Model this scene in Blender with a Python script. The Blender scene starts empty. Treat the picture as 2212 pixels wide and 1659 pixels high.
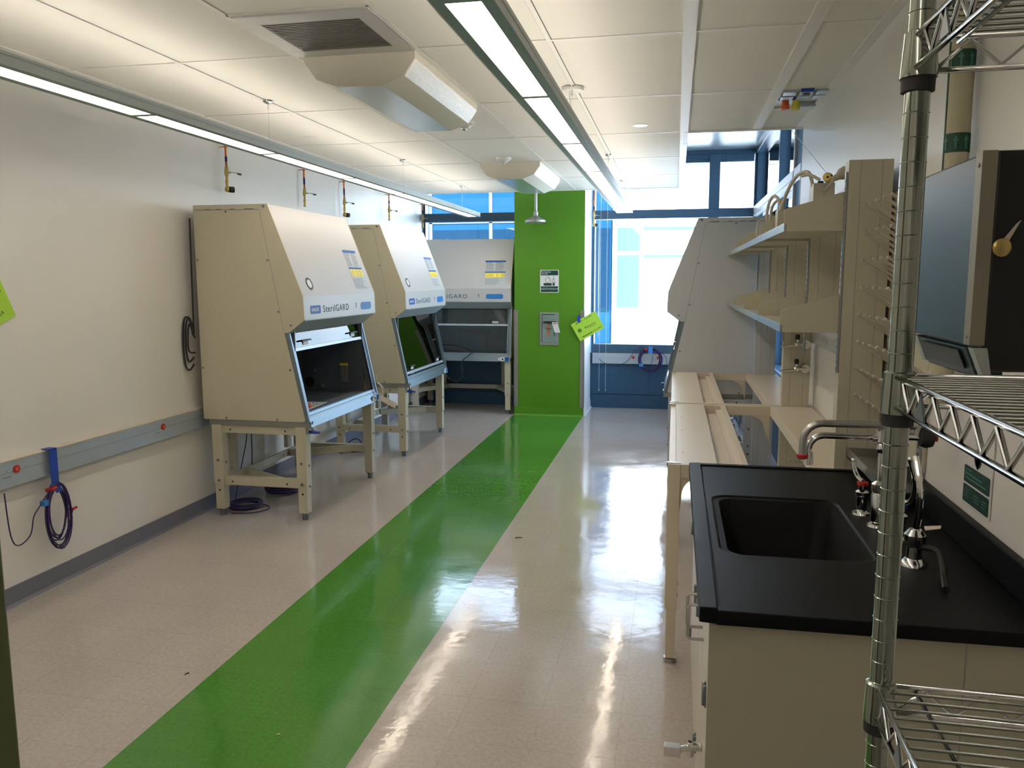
import bpy, bmesh, math, random
from mathutils import Vector, Matrix
R = random.Random(7)
C = bpy.context.scene.collection
PI = math.pi
H = 1.68          # eye height
CEIL = 2.743      # nine foot ceiling
XL, XR = -3.35, 0.854
YB = 10.5         # far window wall

# ------------------------------------------------------------------ materials
def lin(c):
    return tuple(((v/255)/12.92 if v/255 <= .04045 else ((v/255+.055)/1.055)**2.4) for v in c)

def mat(name, col, rough=.5, metal=0, noise=.04, nscale=30, bump=0, bscale=200, emit=None, estr=0, spec=.5, coat=0, srgb=False):
    m = bpy.data.materials.new(name); m.use_nodes = True
    nt = m.node_tree; n = nt.nodes; p = n['Principled BSDF']
    if srgb: col = lin(col)
    p.inputs['Roughness'].default_value = rough
    p.inputs['Metallic'].default_value = metal
    p.inputs['Specular IOR Level'].default_value = spec
    if coat: p.inputs['Coat Weight'].default_value = coat
    tc = n.new('ShaderNodeTexCoord'); nz = n.new('ShaderNodeTexNoise')
    nz.inputs['Scale'].default_value = nscale; nz.inputs['Detail'].default_value = 3
    nt.links.new(tc.outputs['Object'], nz.inputs['Vector'])
    mr = n.new('ShaderNodeMapRange'); mr.inputs[3].default_value = 1-noise; mr.inputs[4].default_value = 1+noise
    nt.links.new(nz.outputs['Fac'], mr.inputs[0])
    mx = n.new('ShaderNodeVectorMath'); mx.operation = 'SCALE'
    mx.inputs[0].default_value = col
    nt.links.new(mr.outputs[0], mx.inputs['Scale'])
    nt.links.new(mx.outputs[0], p.inputs['Base Color'])
    if bump:
        nb = n.new('ShaderNodeTexNoise'); nb.inputs['Scale'].default_value = bscale; nb.inputs['Detail'].default_value = 2
        nt.links.new(tc.outputs['Object'], nb.inputs['Vector'])
        b = n.new('ShaderNodeBump'); b.inputs['Strength'].default_value = bump; b.inputs['Distance'].default_value = .002
        nt.links.new(nb.outputs['Fac'], b.inputs['Height']); nt.links.new(b.outputs[0], p.inputs['Normal'])
    if emit:
        p.inputs['Emission Color'].default_value = (*emit, 1); p.inputs['Emission Strength'].default_value = estr
    return m

def glass(name, tint=(1, 1, 1), ior=1.5):
    m = bpy.data.materials.new(name); m.use_nodes = True
    nt = m.node_tree; n = nt.nodes; n.remove(n['Principled BSDF']); o = n['Material Output']
    t = n.new('ShaderNodeBsdfTransparent'); t.inputs[0].default_value = (*tint, 1)
    g = n.new('ShaderNodeBsdfGlossy'); g.inputs['Roughness'].default_value = .01
    f = n.new('ShaderNodeFresnel'); f.inputs[0].default_value = ior
    x = n.new('ShaderNodeMixShader')
    nt.links.new(f.outputs[0], x.inputs[0]); nt.links.new(t.outputs[0], x.inputs[1]); nt.links.new(g.outputs[0], x.inputs[2])
    nt.links.new(x.outputs[0], o.inputs[0])
    return m

def floor_mat(name, c1, c2, rough):
    m = bpy.data.materials.new(name); m.use_nodes = True
    nt = m.node_tree; n = nt.nodes; L = nt.links; p = n['Principled BSDF']
    g = n.new('ShaderNodeNewGeometry')
    n1 = n.new('ShaderNodeTexNoise'); n1.inputs['Scale'].default_value = 60; n1.inputs['Detail'].default_value = 5
    L.new(g.outputs['Position'], n1.inputs['Vector'])
    n2 = n.new('ShaderNodeTexNoise'); n2.inputs['Scale'].default_value = 1.2; n2.inputs['Detail'].default_value = 4
    L.new(g.outputs['Position'], n2.inputs['Vector'])
    a = n.new('ShaderNodeMath'); a.operation = 'MULTIPLY_ADD'; a.inputs[1].default_value = .55
    L.new(n1.outputs['Fac'], a.inputs[0]); 
    b = n.new('ShaderNodeMath'); b.operation = 'MULTIPLY'; b.inputs[1].default_value = .45
    L.new(n2.outputs['Fac'], b.inputs[0]); L.new(b.outputs[0], a.inputs[2])
    r = n.new('ShaderNodeValToRGB'); r.color_ramp.elements[0].position = .35; r.color_ramp.elements[1].position = .65
    r.color_ramp.elements[0].color = (*c1, 1); r.color_ramp.elements[1].color = (*c2, 1)
    L.new(a.outputs[0], r.inputs[0])
    # one foot tile joints
    br = n.new('ShaderNodeTexBrick'); br.offset = 0; br.inputs['Scale'].default_value = 1
    br.inputs['Brick Width'].default_value = .305; br.inputs['Row Height'].default_value = .305
    br.inputs['Mortar Size'].default_value = .0009; br.inputs['Mortar Smooth'].default_value = .3
    br.inputs['Color1'].default_value = (1, 1, 1, 1); br.inputs['Color2'].default_value = (.97, .97, .97, 1); br.inputs['Mortar'].default_value = (.72, .72, .72, 1)
    mp = n.new('ShaderNodeMapping'); mp.inputs['Location'].default_value = (.17, .1, 0)
    L.new(g.outputs['Position'], mp.inputs[0]); L.new(mp.outputs[0], br.inputs['Vector'])
    mm = n.new('ShaderNodeMixRGB'); mm.blend_type = 'MULTIPLY'; mm.inputs[0].default_value = 1
    L.new(r.outputs[0], mm.inputs[1]); L.new(br.outputs['Color'], mm.inputs[2])
    L.new(mm.outputs[0], p.inputs['Base Color'])
    n3 = n.new('ShaderNodeTexNoise'); n3.inputs['Scale'].default_value = 3.5; n3.inputs['Detail'].default_value = 6
    L.new(g.outputs['Position'], n3.inputs['Vector'])
    mr = n.new('ShaderNodeMapRange'); mr.inputs[1].default_value = .3; mr.inputs[2].default_value = .7
    mr.inputs[3].default_value = rough*.6; mr.inputs[4].default_value = rough*1.5
    L.new(n3.outputs['Fac'], mr.inputs[0]); L.new(mr.outputs[0], p.inputs['Roughness'])
    n4 = n.new('ShaderNodeTexNoise'); n4.inputs['Scale'].default_value = 9; n4.inputs['Detail'].default_value = 3
    L.new(g.outputs['Position'], n4.inputs['Vector'])
    bp = n.new('ShaderNodeBump'); bp.inputs['Strength'].default_value = .25; bp.inputs['Distance'].default_value = .004
    L.new(n4.outputs['Fac'], bp.inputs['Height'])
    bq = n.new('ShaderNodeBump'); bq.inputs['Strength'].default_value = .3; bq.inputs['Distance'].default_value = .001
    L.new(br.outputs['Fac'], bq.inputs['Height']); bq.invert = True
    L.new(bp.outputs[0], bq.inputs['Normal']); L.new(bq.outputs[0], p.inputs['Normal'])
    return m

K = {}
K['wall'] = mat('wall_paint', (.78, .765, .74), .38, noise=.015, nscale=3, bump=.08, bscale=300)
K['ceil'] = mat('ceiling_tile', (.80, .79, .765), .9, noise=.02, nscale=120)
K['grid'] = mat('ceiling_grid', (.82, .81, .79), .5)
K['gap'] = mat('tile_shadow_gap', (.10, .09, .08), .9)
K['floor'] = floor_mat('floor_vinyl', (.42, .375, .345), (.51, .465, .43), .10)
K['stripe'] = floor_mat('floor_vinyl_green', (.055, .21, .026), (.085, .285, .040), .10)
K['base'] = mat('cove_base', (.17, .175, .22), .45)
K['green'] = mat('green_paint', (.085, .26, .007), .45, noise=.02)
K['enamel_daylit'] = mat('daylit_enamel', (.55, .58, .62), .42, noise=.02)  # bluish copy of the beige enamel, daylight tint put into the colour
K['airbox'] = mat('diffuser_enamel', (.78, .75, .66), .45, noise=.02)
K['post'] = mat('chrome_post', (.31, .34, .30), .12, metal=1, noise=.02)
K['wires'] = mat('dull_chrome_wire', (.20, .21, .19), .3, metal=.9, noise=.02)
K['enamel'] = mat('beige_enamel', (.55, .515, .40), .42, noise=.02, bump=.1, bscale=500)
K['enamel2'] = mat('white_enamel', (.52, .52, .53), .38, noise=.015)
K['underside'] = mat('grey_lip_enamel', (.33, .38, .42), .4)
K['bench'] = mat('bench_enamel', (.64, .57, .46), .38, noise=.02)
K['shelf'] = mat('shelf_enamel', (.55, .52, .41), .42, noise=.02)
K['galv'] = mat('galvanised', (.42, .45, .47), .35, metal=.8, noise=.12, nscale=60)
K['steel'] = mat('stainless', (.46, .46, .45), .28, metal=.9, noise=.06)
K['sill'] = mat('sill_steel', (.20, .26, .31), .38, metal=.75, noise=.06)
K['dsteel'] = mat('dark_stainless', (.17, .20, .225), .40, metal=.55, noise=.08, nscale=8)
K['steelband'] = mat('brushed_steel_band', (.36, .35, .33), .4, metal=.7)
K['chrome'] = mat('chrome', (.72, .72, .72), .1, metal=1, noise=.01)
K['black'] = mat('black_plastic', (.012, .012, .013), .4)
K['rubber'] = mat('black_rubber', (.02, .02, .022), .7)
K['epoxy'] = mat('black_epoxy', (.004, .0048, .006), .45, spec=.13, noise=.1, bump=.15, bscale=700)
K['basin'] = mat('black_basin', (.004, .004, .004), .6)
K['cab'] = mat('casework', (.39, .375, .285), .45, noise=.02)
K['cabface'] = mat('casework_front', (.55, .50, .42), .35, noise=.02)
K['wframe'] = mat('blue_grey_aluminium', (.050, .105, .175), .35, metal=.2, noise=.05)
K['wpanel'] = mat('blue_spandrel', (.022, .080, .155), .5)
K['white'] = mat('white_plastic', (.75, .75, .74), .4)
K['alum'] = mat('anodised_raceway', (.46, .52, .60), .35, metal=.35)
K['fix'] = mat('fixture_grey', (.50, .54, .54), .45, metal=.2)
K['fixdark'] = mat('fixture_underside', (.22, .31, .28), .5, metal=.1)
K['lamp'] = mat('lamp_diffuser', (.9, .85, .75), .5, emit=(1.0, .86, .70), estr=4.6)
K['uplamp'] = mat('lamp_up_lens', (.9, .85, .75), .5, emit=(1.0, .87, .72), estr=12)
K['spot'] = mat('downlight_lens', (.9, .9, .9), .4, emit=(.9, .93, 1.0), estr=1.0)
K['glass'] = glass('window_glass', (.97, .985, .99), 1.45)
K['sash'] = glass('sash_glass', (.80, .84, .84), 1.5)
K['blue'] = mat('blue_print', (.02, .10, .42), .4, spec=.15)
K['blue2'] = mat('badge_blue', (.045, .22, .55), .4, spec=.15)
K['print'] = mat('grey_print', (.05, .09, .16), .6, spec=.15)
K['yellow'] = mat('yellow_print', (.80, .68, .08), .5)
K['paperw'] = mat('label_paper', (.52, .56, .58), .6)
K['text'] = mat('label_text', (.22, .25, .30), .7)
K['copper'] = mat('copper', (.62, .20, .07), .35, metal=.8)
K['brass'] = mat('brass', (.52, .40, .14), .3, metal=.85)
K['pipeblue'] = mat('blue_pipe_label', (.02, .03, .12), .5)
K['purple'] = mat('purple_cable', (.032, .018, .10), .5)
K['bluetape'] = mat('blue_tape', (.015, .06, .42), .5)
K['litebluetape'] = mat('light_blue_tape', (.04, .22, .62), .5)
K['red'] = mat('red_plastic', (.45, .02, .025), .45)
K['orange'] = mat('orange_plastic', (.75, .13, .03), .5)
K['lime'] = mat('lime_paper', (.42, .72, .06), .7)
K['ink'] = mat('black_ink', (.03, .05, .02), .7)
K['dgreen'] = mat('dark_green_sign', (.006, .045, .035), .45)
K['tagwhite'] = mat('tag_paper', (.75, .68, .64), .7)
K['string'] = mat('cotton_string', (.62, .56, .48), .8)
K['cream'] = mat('cream_cord', (.62, .58, .50), .55)
K['peg'] = mat('peg_plastic', (.52, .47, .40), .45)
K['board'] = mat('peg_board', (.56, .53, .42), .45)
K['dispfront'] = mat('dispenser_front', (.022, .040, .052), .32, metal=.1, spec=.3)
K['disptrim'] = mat('dispenser_trim', (.24, .22, .17), .45, metal=.2)
K['dispside'] = mat('dispenser_side', (.006, .006, .008), .35)
K['insul'] = mat('pipe_jacket', (.50, .46, .33), .5)
K['greenband'] = mat('green_band', (.008, .07, .035), .5)
K['arrow'] = mat('arrow_print', (.06, .19, .17), .6)
K['jamb'] = mat('door_frame_paint', (.10, .13, .05), .5)
K['facw'] = mat('facade_white', (.86, .88, .90), .6, spec=0)
K['facb'] = mat('facade_blue_metal_shaded', (.0045, .026, .062), .45, spec=0)  # blue metal and glass, with the facade's shade put into the colour
K['facg'] = mat('facade_teal_glass', (.040, .068, .072), .5, spec=0)
K['facd'] = mat('facade_dark_glass', (.003, .013, .028), .5, spec=0)
K['facl'] = mat('facade_joint', (.06, .08, .10), .6, spec=0)
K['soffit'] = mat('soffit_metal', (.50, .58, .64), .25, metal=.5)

def brick_mat():
    m = bpy.data.materials.new('brick'); m.use_nodes = True
    nt = m.node_tree; n = nt.nodes; p = n['Principled BSDF']; p.inputs['Roughness'].default_value = .9; p.inputs['Specular IOR Level'].default_value = 0
    g = n.new('ShaderNodeNewGeometry'); mp = n.new('ShaderNodeMapping'); mp.inputs['Rotation'].default_value = (PI/2, 0, 0)
    b = n.new('ShaderNodeTexBrick'); b.inputs['Scale'].default_value = 1; b.inputs['Brick Width'].default_value = .5; b.inputs['Row Height'].default_value = .22
    b.inputs['Mortar Size'].default_value = .02
    b.inputs['Color1'].default_value = (.135, .075, .055, 1); b.inputs['Color2'].default_value = (.15, .09, .07, 1); b.inputs['Mortar'].default_value = (.16, .14, .13, 1)
    nt.links.new(g.outputs['Position'], mp.inputs[0]); nt.links.new(mp.outputs[0], b.inputs['Vector']); nt.links.new(b.outputs[0], p.inputs['Base Color'])
    return m
K['brick'] = brick_mat()

# ------------------------------------------------------------------ mesh helper
class M:
    def __init__(s, T=None):
        s.v = []; s.f = []; s.mi = []; s.sm = []; s.T = T
    def add(s, vs, fs, mi=0, sm=False):
        o = len(s.v)
        for q in vs:
            q = Vector(q)
            if s.T is not None: q = s.T @ q
            s.v.append(q)
        for f in fs:
            s.f.append([i+o for i in f]); s.mi.append(mi); s.sm.append(sm)
        return s
    def box(s, x0, x1, y0, y1, z0, z1, mi=0):
        return s.add([(x0,y0,z0),(x1,y0,z0),(x1,y1,z0),(x0,y1,z0),(x0,y0,z1),(x1,y0,z1),(x1,y1,z1),(x0,y1,z1)],
                     [(0,3,2,1),(4,5,6,7),(0,1,5,4),(1,2,6,5),(2,3,7,6),(3,0,4,7)], mi)
    def prism(s, pts, ax, a, b, mi=0, sm=False):
        def P(p, t):
            return {'x': (t, p[0], p[1]), 'y': (p[0], t, p[1]), 'z': (p[0], p[1], t)}[ax]
        n = len(pts)
        s.add([P(p, a) for p in pts]+[P(p, b) for p in pts],
              [list(range(n))[::-1], list(range(n, 2*n))], mi)
        return s.add([P(p, a) for p in pts]+[P(p, b) for p in pts],
              [(i, (i+1) % n, n+(i+1) % n, n+i) for i in range(n)], mi, sm)
    def frame(s, d):
        d = Vector(d).normalized()
        a = Vector((0,0,1)) if abs(d.z) < .9 else Vector((1,0,0))
        u = d.cross(a).normalized(); return d, u, d.cross(u)
    def cyl(s, p0, p1, r, n=14, mi=0, r2=None, sm=True):
        p0 = Vector(p0); p1 = Vector(p1); r2 = r if r2 is None else r2
        d, u, w = s.frame(p1-p0)
        A = [p0+r*(math.cos(2*PI*i/n)*u+math.sin(2*PI*i/n)*w) for i in range(n)]
        B = [p1+r2*(math.cos(2*PI*i/n)*u+math.sin(2*PI*i/n)*w) for i in range(n)]
        s.add(A+B, [(i, (i+1) % n, n+(i+1) % n, n+i) for i in range(n)], mi, sm)
        return s.add(A+B, [list(range(n))[::-1], list(range(n, 2*n))], mi)
    def lathe(s, prof, org=(0,0,0), d=(0,0,1), n=20, mi=0):
        d, u, w = s.frame(d); org = Vector(org); vs = []
        for (r, h) in prof:
            r = max(r, 1e-4)
            vs += [org+h*d+r*(math.cos(2*PI*i/n)*u+math.sin(2*PI*i/n)*w) for i in range(n)]
        fs = []
        for k in range(len(prof)-1):
            fs += [(k*n+i, k*n+(i+1) % n, (k+1)*n+(i+1) % n, (k+1)*n+i) for i in range(n)]
        s.add(vs, fs, mi, True)
        m = len(prof)-1
        return s.add(vs, [list(range(n))[::-1], list(range(m*n, m*n+n))], mi)
    def sphere(s, c, r, n=12, mi=0, sc=(1,1,1)):
        prof = [(r*math.sin(PI*k/n), -r*math.cos(PI*k/n)) for k in range(n+1)]
        o = len(s.v); s.lathe(prof, (0,0,0), (0,0,1), n*2, mi)
        c = Vector(c)
        for i in range(o, len(s.v)):
            q = s.v[i] if s.T is None else s.T.inverted() @ s.v[i]
            q = Vector((q.x*sc[0], q.y*sc[1], q.z*sc[2]))+c
            s.v[i] = q if s.T is None else s.T @ q
        return s
    def tube(s, pts, r, n=8, mi=0, closed=False):
        P = [Vector(p) for p in pts]; m = len(P); rings = []
        t0 = (P[1]-P[0]).normalized()
        d, u, w = s.frame(t0)
        prev = t0
        for i in range(m):
            if closed: t = (P[(i+1) % m]-P[i-1]).normalized()
            else: t = (P[min(i+1, m-1)]-P[max(i-1, 0)])
            t = t.normalized() if t.length > 1e-9 else prev
            q = prev.rotation_difference(t); u = q @ u; u = (u-t*u.dot(t)).normalized(); w = t.cross(u); prev = t
            rings.append([P[i]+r*(math.cos(2*PI*k/n)*u+math.sin(2*PI*k/n)*w) for k in range(n)])
        vs = [q for g in rings for q in g]; fs = []
        for i in range(m if closed else m-1):
            j = (i+1) % m
            fs += [(i*n+k, i*n+(k+1) % n, j*n+(k+1) % n, j*n+k) for k in range(n)]
        s.add(vs, fs, mi, True)
        if not closed: s.add(vs, [list(range(n))[::-1], list(range((m-1)*n, m*n))], mi)
        return s
    def build(s, name, mats, parent=None, bev=0, seg=2):
        me = bpy.data.meshes.new(name)
        me.from_pydata([tuple(q) for q in s.v], [], s.f)
        if not isinstance(mats, (list, tuple)): mats = [mats]
        for k in mats: me.materials.append(K[k])
        for p, i, g in zip(me.polygons, s.mi, s.sm): p.material_index = i; p.use_smooth = g
        bm = bmesh.new(); bm.from_mesh(me)
        bmesh.ops.remove_doubles(bm, verts=bm.verts, dist=1e-5)
        bmesh.ops.recalc_face_normals(bm, faces=bm.faces)
        for e in bm.edges:
            if len(e.link_faces) == 2 and e.calc_face_angle(0) > .6: e.smooth = False
        bm.to_mesh(me); bm.free()
        o = bpy.data.objects.new(name, me); C.objects.link(o)
        if parent: o.parent = parent
        if bev:
            b = o.modifiers.new('bevel', 'BEVEL'); b.width = bev; b.segments = seg; b.limit_method = 'ANGLE'; b.angle_limit = .6
        return o

def rrect(x0, x1, y0, y1, r, n=6):
    P = []
    for cx, cy, a in ((x1-r, y1-r, 0), (x0+r, y1-r, PI/2), (x0+r, y0+r, PI), (x1-r, y0+r, 1.5*PI)):
        P += [(cx+r*math.cos(a+k*PI/2/n), cy+r*math.sin(a+k*PI/2/n)) for k in range(n+1)]
    return P
def arc(c, r, a0, a1, n=8):
    return [(c[0]+r*math.cos(a0+(a1-a0)*k/n), c[1]+r*math.sin(a0+(a1-a0)*k/n)) for k in range(n+1)]
def smooth(pts, n=8):
    P = [Vector(p) for p in pts]; out = []
    for i in range(len(P)-1):
        a = P[max(i-1, 0)]; b = P[i]; c = P[i+1]; d = P[min(i+2, len(P)-1)]
        for k in range(n):
            t = k/n
            out.append(.5*((2*b)+(c-a)*t+(2*a-5*b+4*c-d)*t*t+(3*b-a-3*c+d)*t*t*t))
    out.append(P[-1]); return out

def tag(o, label=None, cat=None, group=None, kind=None):
    if label: o['label'] = label
    if cat: o['category'] = cat
    if group: o['group'] = group
    if kind: o['kind'] = kind
    return o
def thing(name, label, cat, loc=(0,0,0), rz=0, group=None):
    o = bpy.data.objects.new(name, None); C.objects.link(o); o.empty_display_size = .05
    o.location = loc; o.rotation_euler = (0, 0, rz)
    return tag(o, label, cat, group)
def dup(root, loc, rz=None, label=None):
    def cp(o, par):
        c = o.copy(); C.objects.link(c)
        if par: c.parent = par
        for ch in [k for k in allkids.get(o.name, [])]: cp(ch, c)
        return c
    allkids = {}
    for o in list(C.objects):
        if o.parent: allkids.setdefault(o.parent.name, []).append(o)
    r = cp(root, None); r.location = loc
    if rz is not None: r.rotation_euler = (0, 0, rz)
    if label: r['label'] = label
    return r
def struct(m, name, mats, bev=0):
    return tag(m.build(name, mats, None, bev), kind='structure')

def lettering(txt, size, T, matname, parent, name='lettering', depth=.0006, spacing=1.0, shear=0, xs=1.0):
    cu = bpy.data.curves.new('tmp', 'FONT'); cu.body = txt; cu.size = size; cu.extrude = depth
    cu.space_character = spacing; cu.shear = shear
    o = bpy.data.objects.new('tmp', cu); C.objects.link(o)
    bpy.context.view_layer.update()
    me = bpy.data.meshes.new_from_object(o.evaluated_get(bpy.context.evaluated_depsgraph_get()))
    C.objects.unlink(o); bpy.data.objects.remove(o); bpy.data.curves.remove(cu)
    me.transform(T @ Matrix.Diagonal((xs, 1, 1, 1))); me.name = name; me.materials.clear(); me.materials.append(K[matname])
    ob = bpy.data.objects.new(name, me); C.objects.link(ob); ob.parent = parent
    return ob
def plane_T(o, x, y):
    """matrix whose x,y axes run along x and y, origin o, z outward"""
    o = Vector(o); x = Vector(x).normalized(); y = Vector(y).normalized(); z = x.cross(y).normalized()
    m = Matrix.Identity(4)
    for i in range(3): m[i][0] = x[i]; m[i][1] = y[i]; m[i][2] = z[i]; m[i][3] = o[i]
    return m

# ================================================================== SETTING
# floor with green stripe
SL0, SL1 = (-1.895, -1.5), (-1.955, 9.71)
SR0, SR1 = (-1.082, -1.5), (-1.090, 9.71)
m = M()
z = 0
def fl(pts, mi): m.add([(x, y, 0) for x, y in pts], [range(len(pts))], mi)
fl([(-3.6, -1.5), SL0, SL1, (-1.955, 11), (-3.6, 11)], 0)
fl([SL0, SR0, SR1, SL1], 1)
fl([SR0, (1.3, -1.5), (1.3, 11), (-1.09, 11), SR1], 0)
m.box(-3.6, 1.3, -1.5, 11, -.12, -.02, 0)
struct(m, 'floor', ['floor', 'stripe'])

# walls
m = M(); m.box(XL-.15, XL, .60, YB, 0, 3.35)
struct(m, 'wall_left', 'wall')
m = M(); m.box(XR, XR+.15, -1.5, 6.10, 0, 3.35)
struct(m, 'wall_right', 'wall')
m = M(); m.box(XL-.15, -.80, .50, .62, 0, 3.35)
m.box(-1.35, -1.2, -1.5, .50, 0, 3.35)  # unseen walls closing the space behind the camera, added to keep light in
m.box(-1.35, XR+.15, -1.65, -1.5, 0, 3.35)
struct(m, 'wall_front', 'wall')
m = M(); m.box(-.82, -.69, .48, .69, 0, 2.15)
o = struct(m, 'trim_1', 'jamb', .003)

# far wall: blue spandrels + frames, two window bays
m = M()
m.box(XL, -1.94, YB, YB+.15, 0, .727); m.box(-1.94, XR+.25, YB, YB+.15, 0, .727)
m.box(XL-.1, 1.2, YB+.1, YB+.3, 3.27, 3.45)
struct(m, 'wall_back', 'wpanel')
m = M()
m.box(-1.94, 1.0, YB-.012, YB, 0, .168); m.box(-1.08, 1.0, YB-.012, YB, .182, .727)
m.box(XL, -1.94, YB-.012, YB, .182, .727); m.box(XL, -1.94, YB-.012, YB, 0, .168)
struct(m, 'trim_2', 'wpanel', .003)
def window(name, x0, x1, mull):
    m = M()
    m.box(x0, x1, YB-.05, YB+.12, .727, .843)     # sill
    m.box(x0, x1, YB-.05, YB+.12, 2.447, 2.557)   # transom
    m.box(x0, x1, YB-.03, YB+.12, 3.215, 3.27)    # head
    m.box(x0, x0+.03, YB-.02, YB+.12, .843, 3.215); m.box(x1-.03, x1, YB-.02, YB+.12, .843, 3.215)
    for a, b in mull: (m.box(a, b, YB-.048, YB+.119, .843, 2.447), m.box(a, b, YB-.048, YB+.119, 2.557, 3.215))
    o = struct(m, name, 'wframe', .004)
    g = M(); g.box(x0+.02, x1-.02, YB+.04, YB+.048, .83, 3.22)
    g.build('pane', 'glass', o)
    b = M(); b.box(x0+.04, x1-.04, YB-.02, YB+.03, 3.12, 3.16)
    b.box(x0+.04, x1-.04, YB-.035, YB+.03, 3.16, 3.215)
    b.build('roller_blind', 'wframe', o)
    return o
window('window_1', XL, -1.94, [])
window('window_2', -1.07, .95, [(.378, .506)])
# side bay window to the right, behind the wall end
BX = .95
m = M()
m.box(XR, BX+.15, 6.10, 6.16, 0, 3.35)
m.box(BX, BX+.15, 6.16, 7.05, 0, 3.30)                 # broad blue pier
m.box(BX-.012, BX, 6.16, 6.50, 0, 3.30); m.box(BX-.012, BX, 6.56, 7.0, 0, 3.30)
m.box(BX, BX+.15, 7.05, YB, 0, .84)
struct(m, 'wall_bay', 'wpanel')
m = M()
m.box(BX-.02, BX+.10, 7.05, YB, .727, .843)
m.box(BX-.02, BX+.10, 7.05, YB, 3.215, 3.27)
m.box(BX, BX+.10, 8.25, 8.33, .843, 3.215)
m.box(BX, BX+.12, YB-.04, YB+.12, 0, 3.27)
o = struct(m, 'window_3', 'wframe', .003)
g = M(); g.box(BX+.05, BX+.058, 7.05, YB-.02, .83, 3.22); g.build('pane', 'glass', o)
r = M(); r.box(BX-.03, BX+.02, 6.16, YB, 2.45, 2.49); r.box(BX-.03, BX+.02, 6.16, YB, 2.497, 2.57)
r.build('crash_rail', 'white', o, .002)
r = M(); r.box(BX-.03, BX, 7.0, 7.05, .84, 3.25); r.build('edge_post', 'white', o, .002)

# soffit above the window pocket; unseen roof slab added to stop light leaks
m = M(); m.box(XL-.15, 1.2, 6.1, YB, 3.27, 3.35)
struct(m, 'trim_3', 'soffit')
m = M(); m.box(XL-.3, 1.5, -1.7, YB+.15, 3.36, 3.55)
struct(m, 'trim_4', 'wall')

# ------------------------------------------------------------------ ceiling
GX = [XL, -3.05, -2.425, -1.81, -1.20, -.582, .033, .541, XR]
GY = [-1.5, -1.10, .10, 1.30, 2.50, 3.70, 4.90, 6.10, 7.32, 8.52, 9.70]
m = M()
holes = {('v',): 1}
def tile(x0, x1, y0, y1):
    e = .014
    m.box(x0+e, x1-e, y0+e, y1-e, CEIL, CEIL+.02, 0)
VENT = (-1.80, -1.20, 3.10, 3.70)
for i in range(len(GX)-1):
    for j in range(len(GY)-1):
        x0, x1, y0, y1 = GX[i], GX[i+1], GY[j], GY[j+1]
        if x0 >= .03 and y0 >= 6.0: continue
        if i == 3 and j == 4: tile(x0, x1, y0, 3.10); continue
        if i == 7 and j == 6: tile(x0, x1, 5.45, y1); continue
        tile(x0, x1, y0, y1)
struct(m, 'ceiling', 'ceil')
m = M()
# shadow gap backing and the grid tees
m.box(XL, .033, -1.5, 9.70, CEIL+.022, CEIL+.03, 1); m.box(.033, .541, -1.5, 6.10, CEIL+.022, CEIL+.03, 1)
m.box(.541, XR, -1.5, 4.86, CEIL+.022, CEIL+.03, 1); m.box(.541, XR, 5.45, 6.10, CEIL+.022, CEIL+.03, 1)
w = .011
for x in GX:
    ye = 6.10 if x > .1 else 9.70
    m.box(max(x-w, XL), min(x+w, XR), -1.5, ye, CEIL-.004, CEIL+.004, 0)
    if x > XL: m.box(min(x-w, XR)-.004, x-w, -1.5, ye, CEIL+.001, CEIL+.021, 1)
for y in GY:
    xe = XR if y <= 6.11 else .033
    m.box(XL, xe, y-w, y+w, CEIL-.0035, CEIL+.004, 0)
    m.box(XL, xe, y-w-.004, y-w, CEIL+.001, CEIL+.021, 1)
m.box(.541-.03, .541+.03, -1.5, 6.10, CEIL-.006, CEIL+.003, 0)
m.box(.033-.028, .033+.028, -1.5, 9.70, CEIL-.006, CEIL+.003, 0)
m.box(XR-.05, XR, -1.5, 6.10, CEIL-.005, CEIL+.003, 0)
m.box(-1.81, -1.2, 3.09, 3.11, CEIL-.004, CEIL+.004, 0)
struct(m, 'ceiling_grid', ['grid', 'gap'])
m = M()
m.box(.033, .062, 6.10, 9.72, CEIL-.008, CEIL+.10); m.box(XL, .062, 9.70, 9.73, CEIL-.008, CEIL+.10)
m.box(.062, XR, 6.10, 6.13, CEIL-.012, CEIL+.15)
for y in (6.6, 7.2, 7.9): m.box(.03, .064, y, y+.02, CEIL-.01, CEIL+.02)
struct(m, 'trim_5', 'grid', .002)

# baseboards, raceways as setting trim
m = M(); m.prism([(XL, 0), (XL+.025, 0), (XL+.010, .014), (XL+.006, .101), (XL, .101)], 'y', .62, YB)
struct(m, 'baseboard_left', 'base')
m = M(); m.prism([(XR, 0), (XR-.025, 0), (XR-.008, .014), (XR-.006, .101), (XR, .101)], 'y', -1.5, 6.1)
struct(m, 'baseboard_right', 'base')

# column (structure)
cx0, cx1, cy0 = -1.945, -1.085, 9.71
m = M(); m.box(cx0, cx1, cy0, YB, 0, 3.27, 0)
m.box(cx1, cx1+.004, cy0+.012, YB, 0.0, 3.27, 1)
struct(m, 'wall_column', ['green', 'wall'])
m = M(); m.prism([(cy0, 0), (cy0-.035, 0), (cy0-.014, .02), (cy0-.008, .108), (cy0, .108)], 'x', cx0, cx1, 0)
m.prism([(cx1+.004, 0), (cx1+.03, 0), (cx1+.014, .02), (cx1+.010, .108), (cx1+.004, .108)], 'y', cy0, YB, 1)
struct(m, 'baseboard_column', ['green', 'wall'])
for k, (a, b) in enumerate(((cx0, 1), (cx1, -1))):
    m = M()
    m.box(min(a-.003*b, a+.042*b), max(a-.003*b, a+.042*b), cy0-.004, cy0, .11, 1.31)
    m.box(min(a-.008*b, a), max(a-.008*b, a), cy0-.004, cy0+.045, .11, 1.31)
    struct(m, 'trim_%d' % (6+k), 'steelband')

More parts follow.
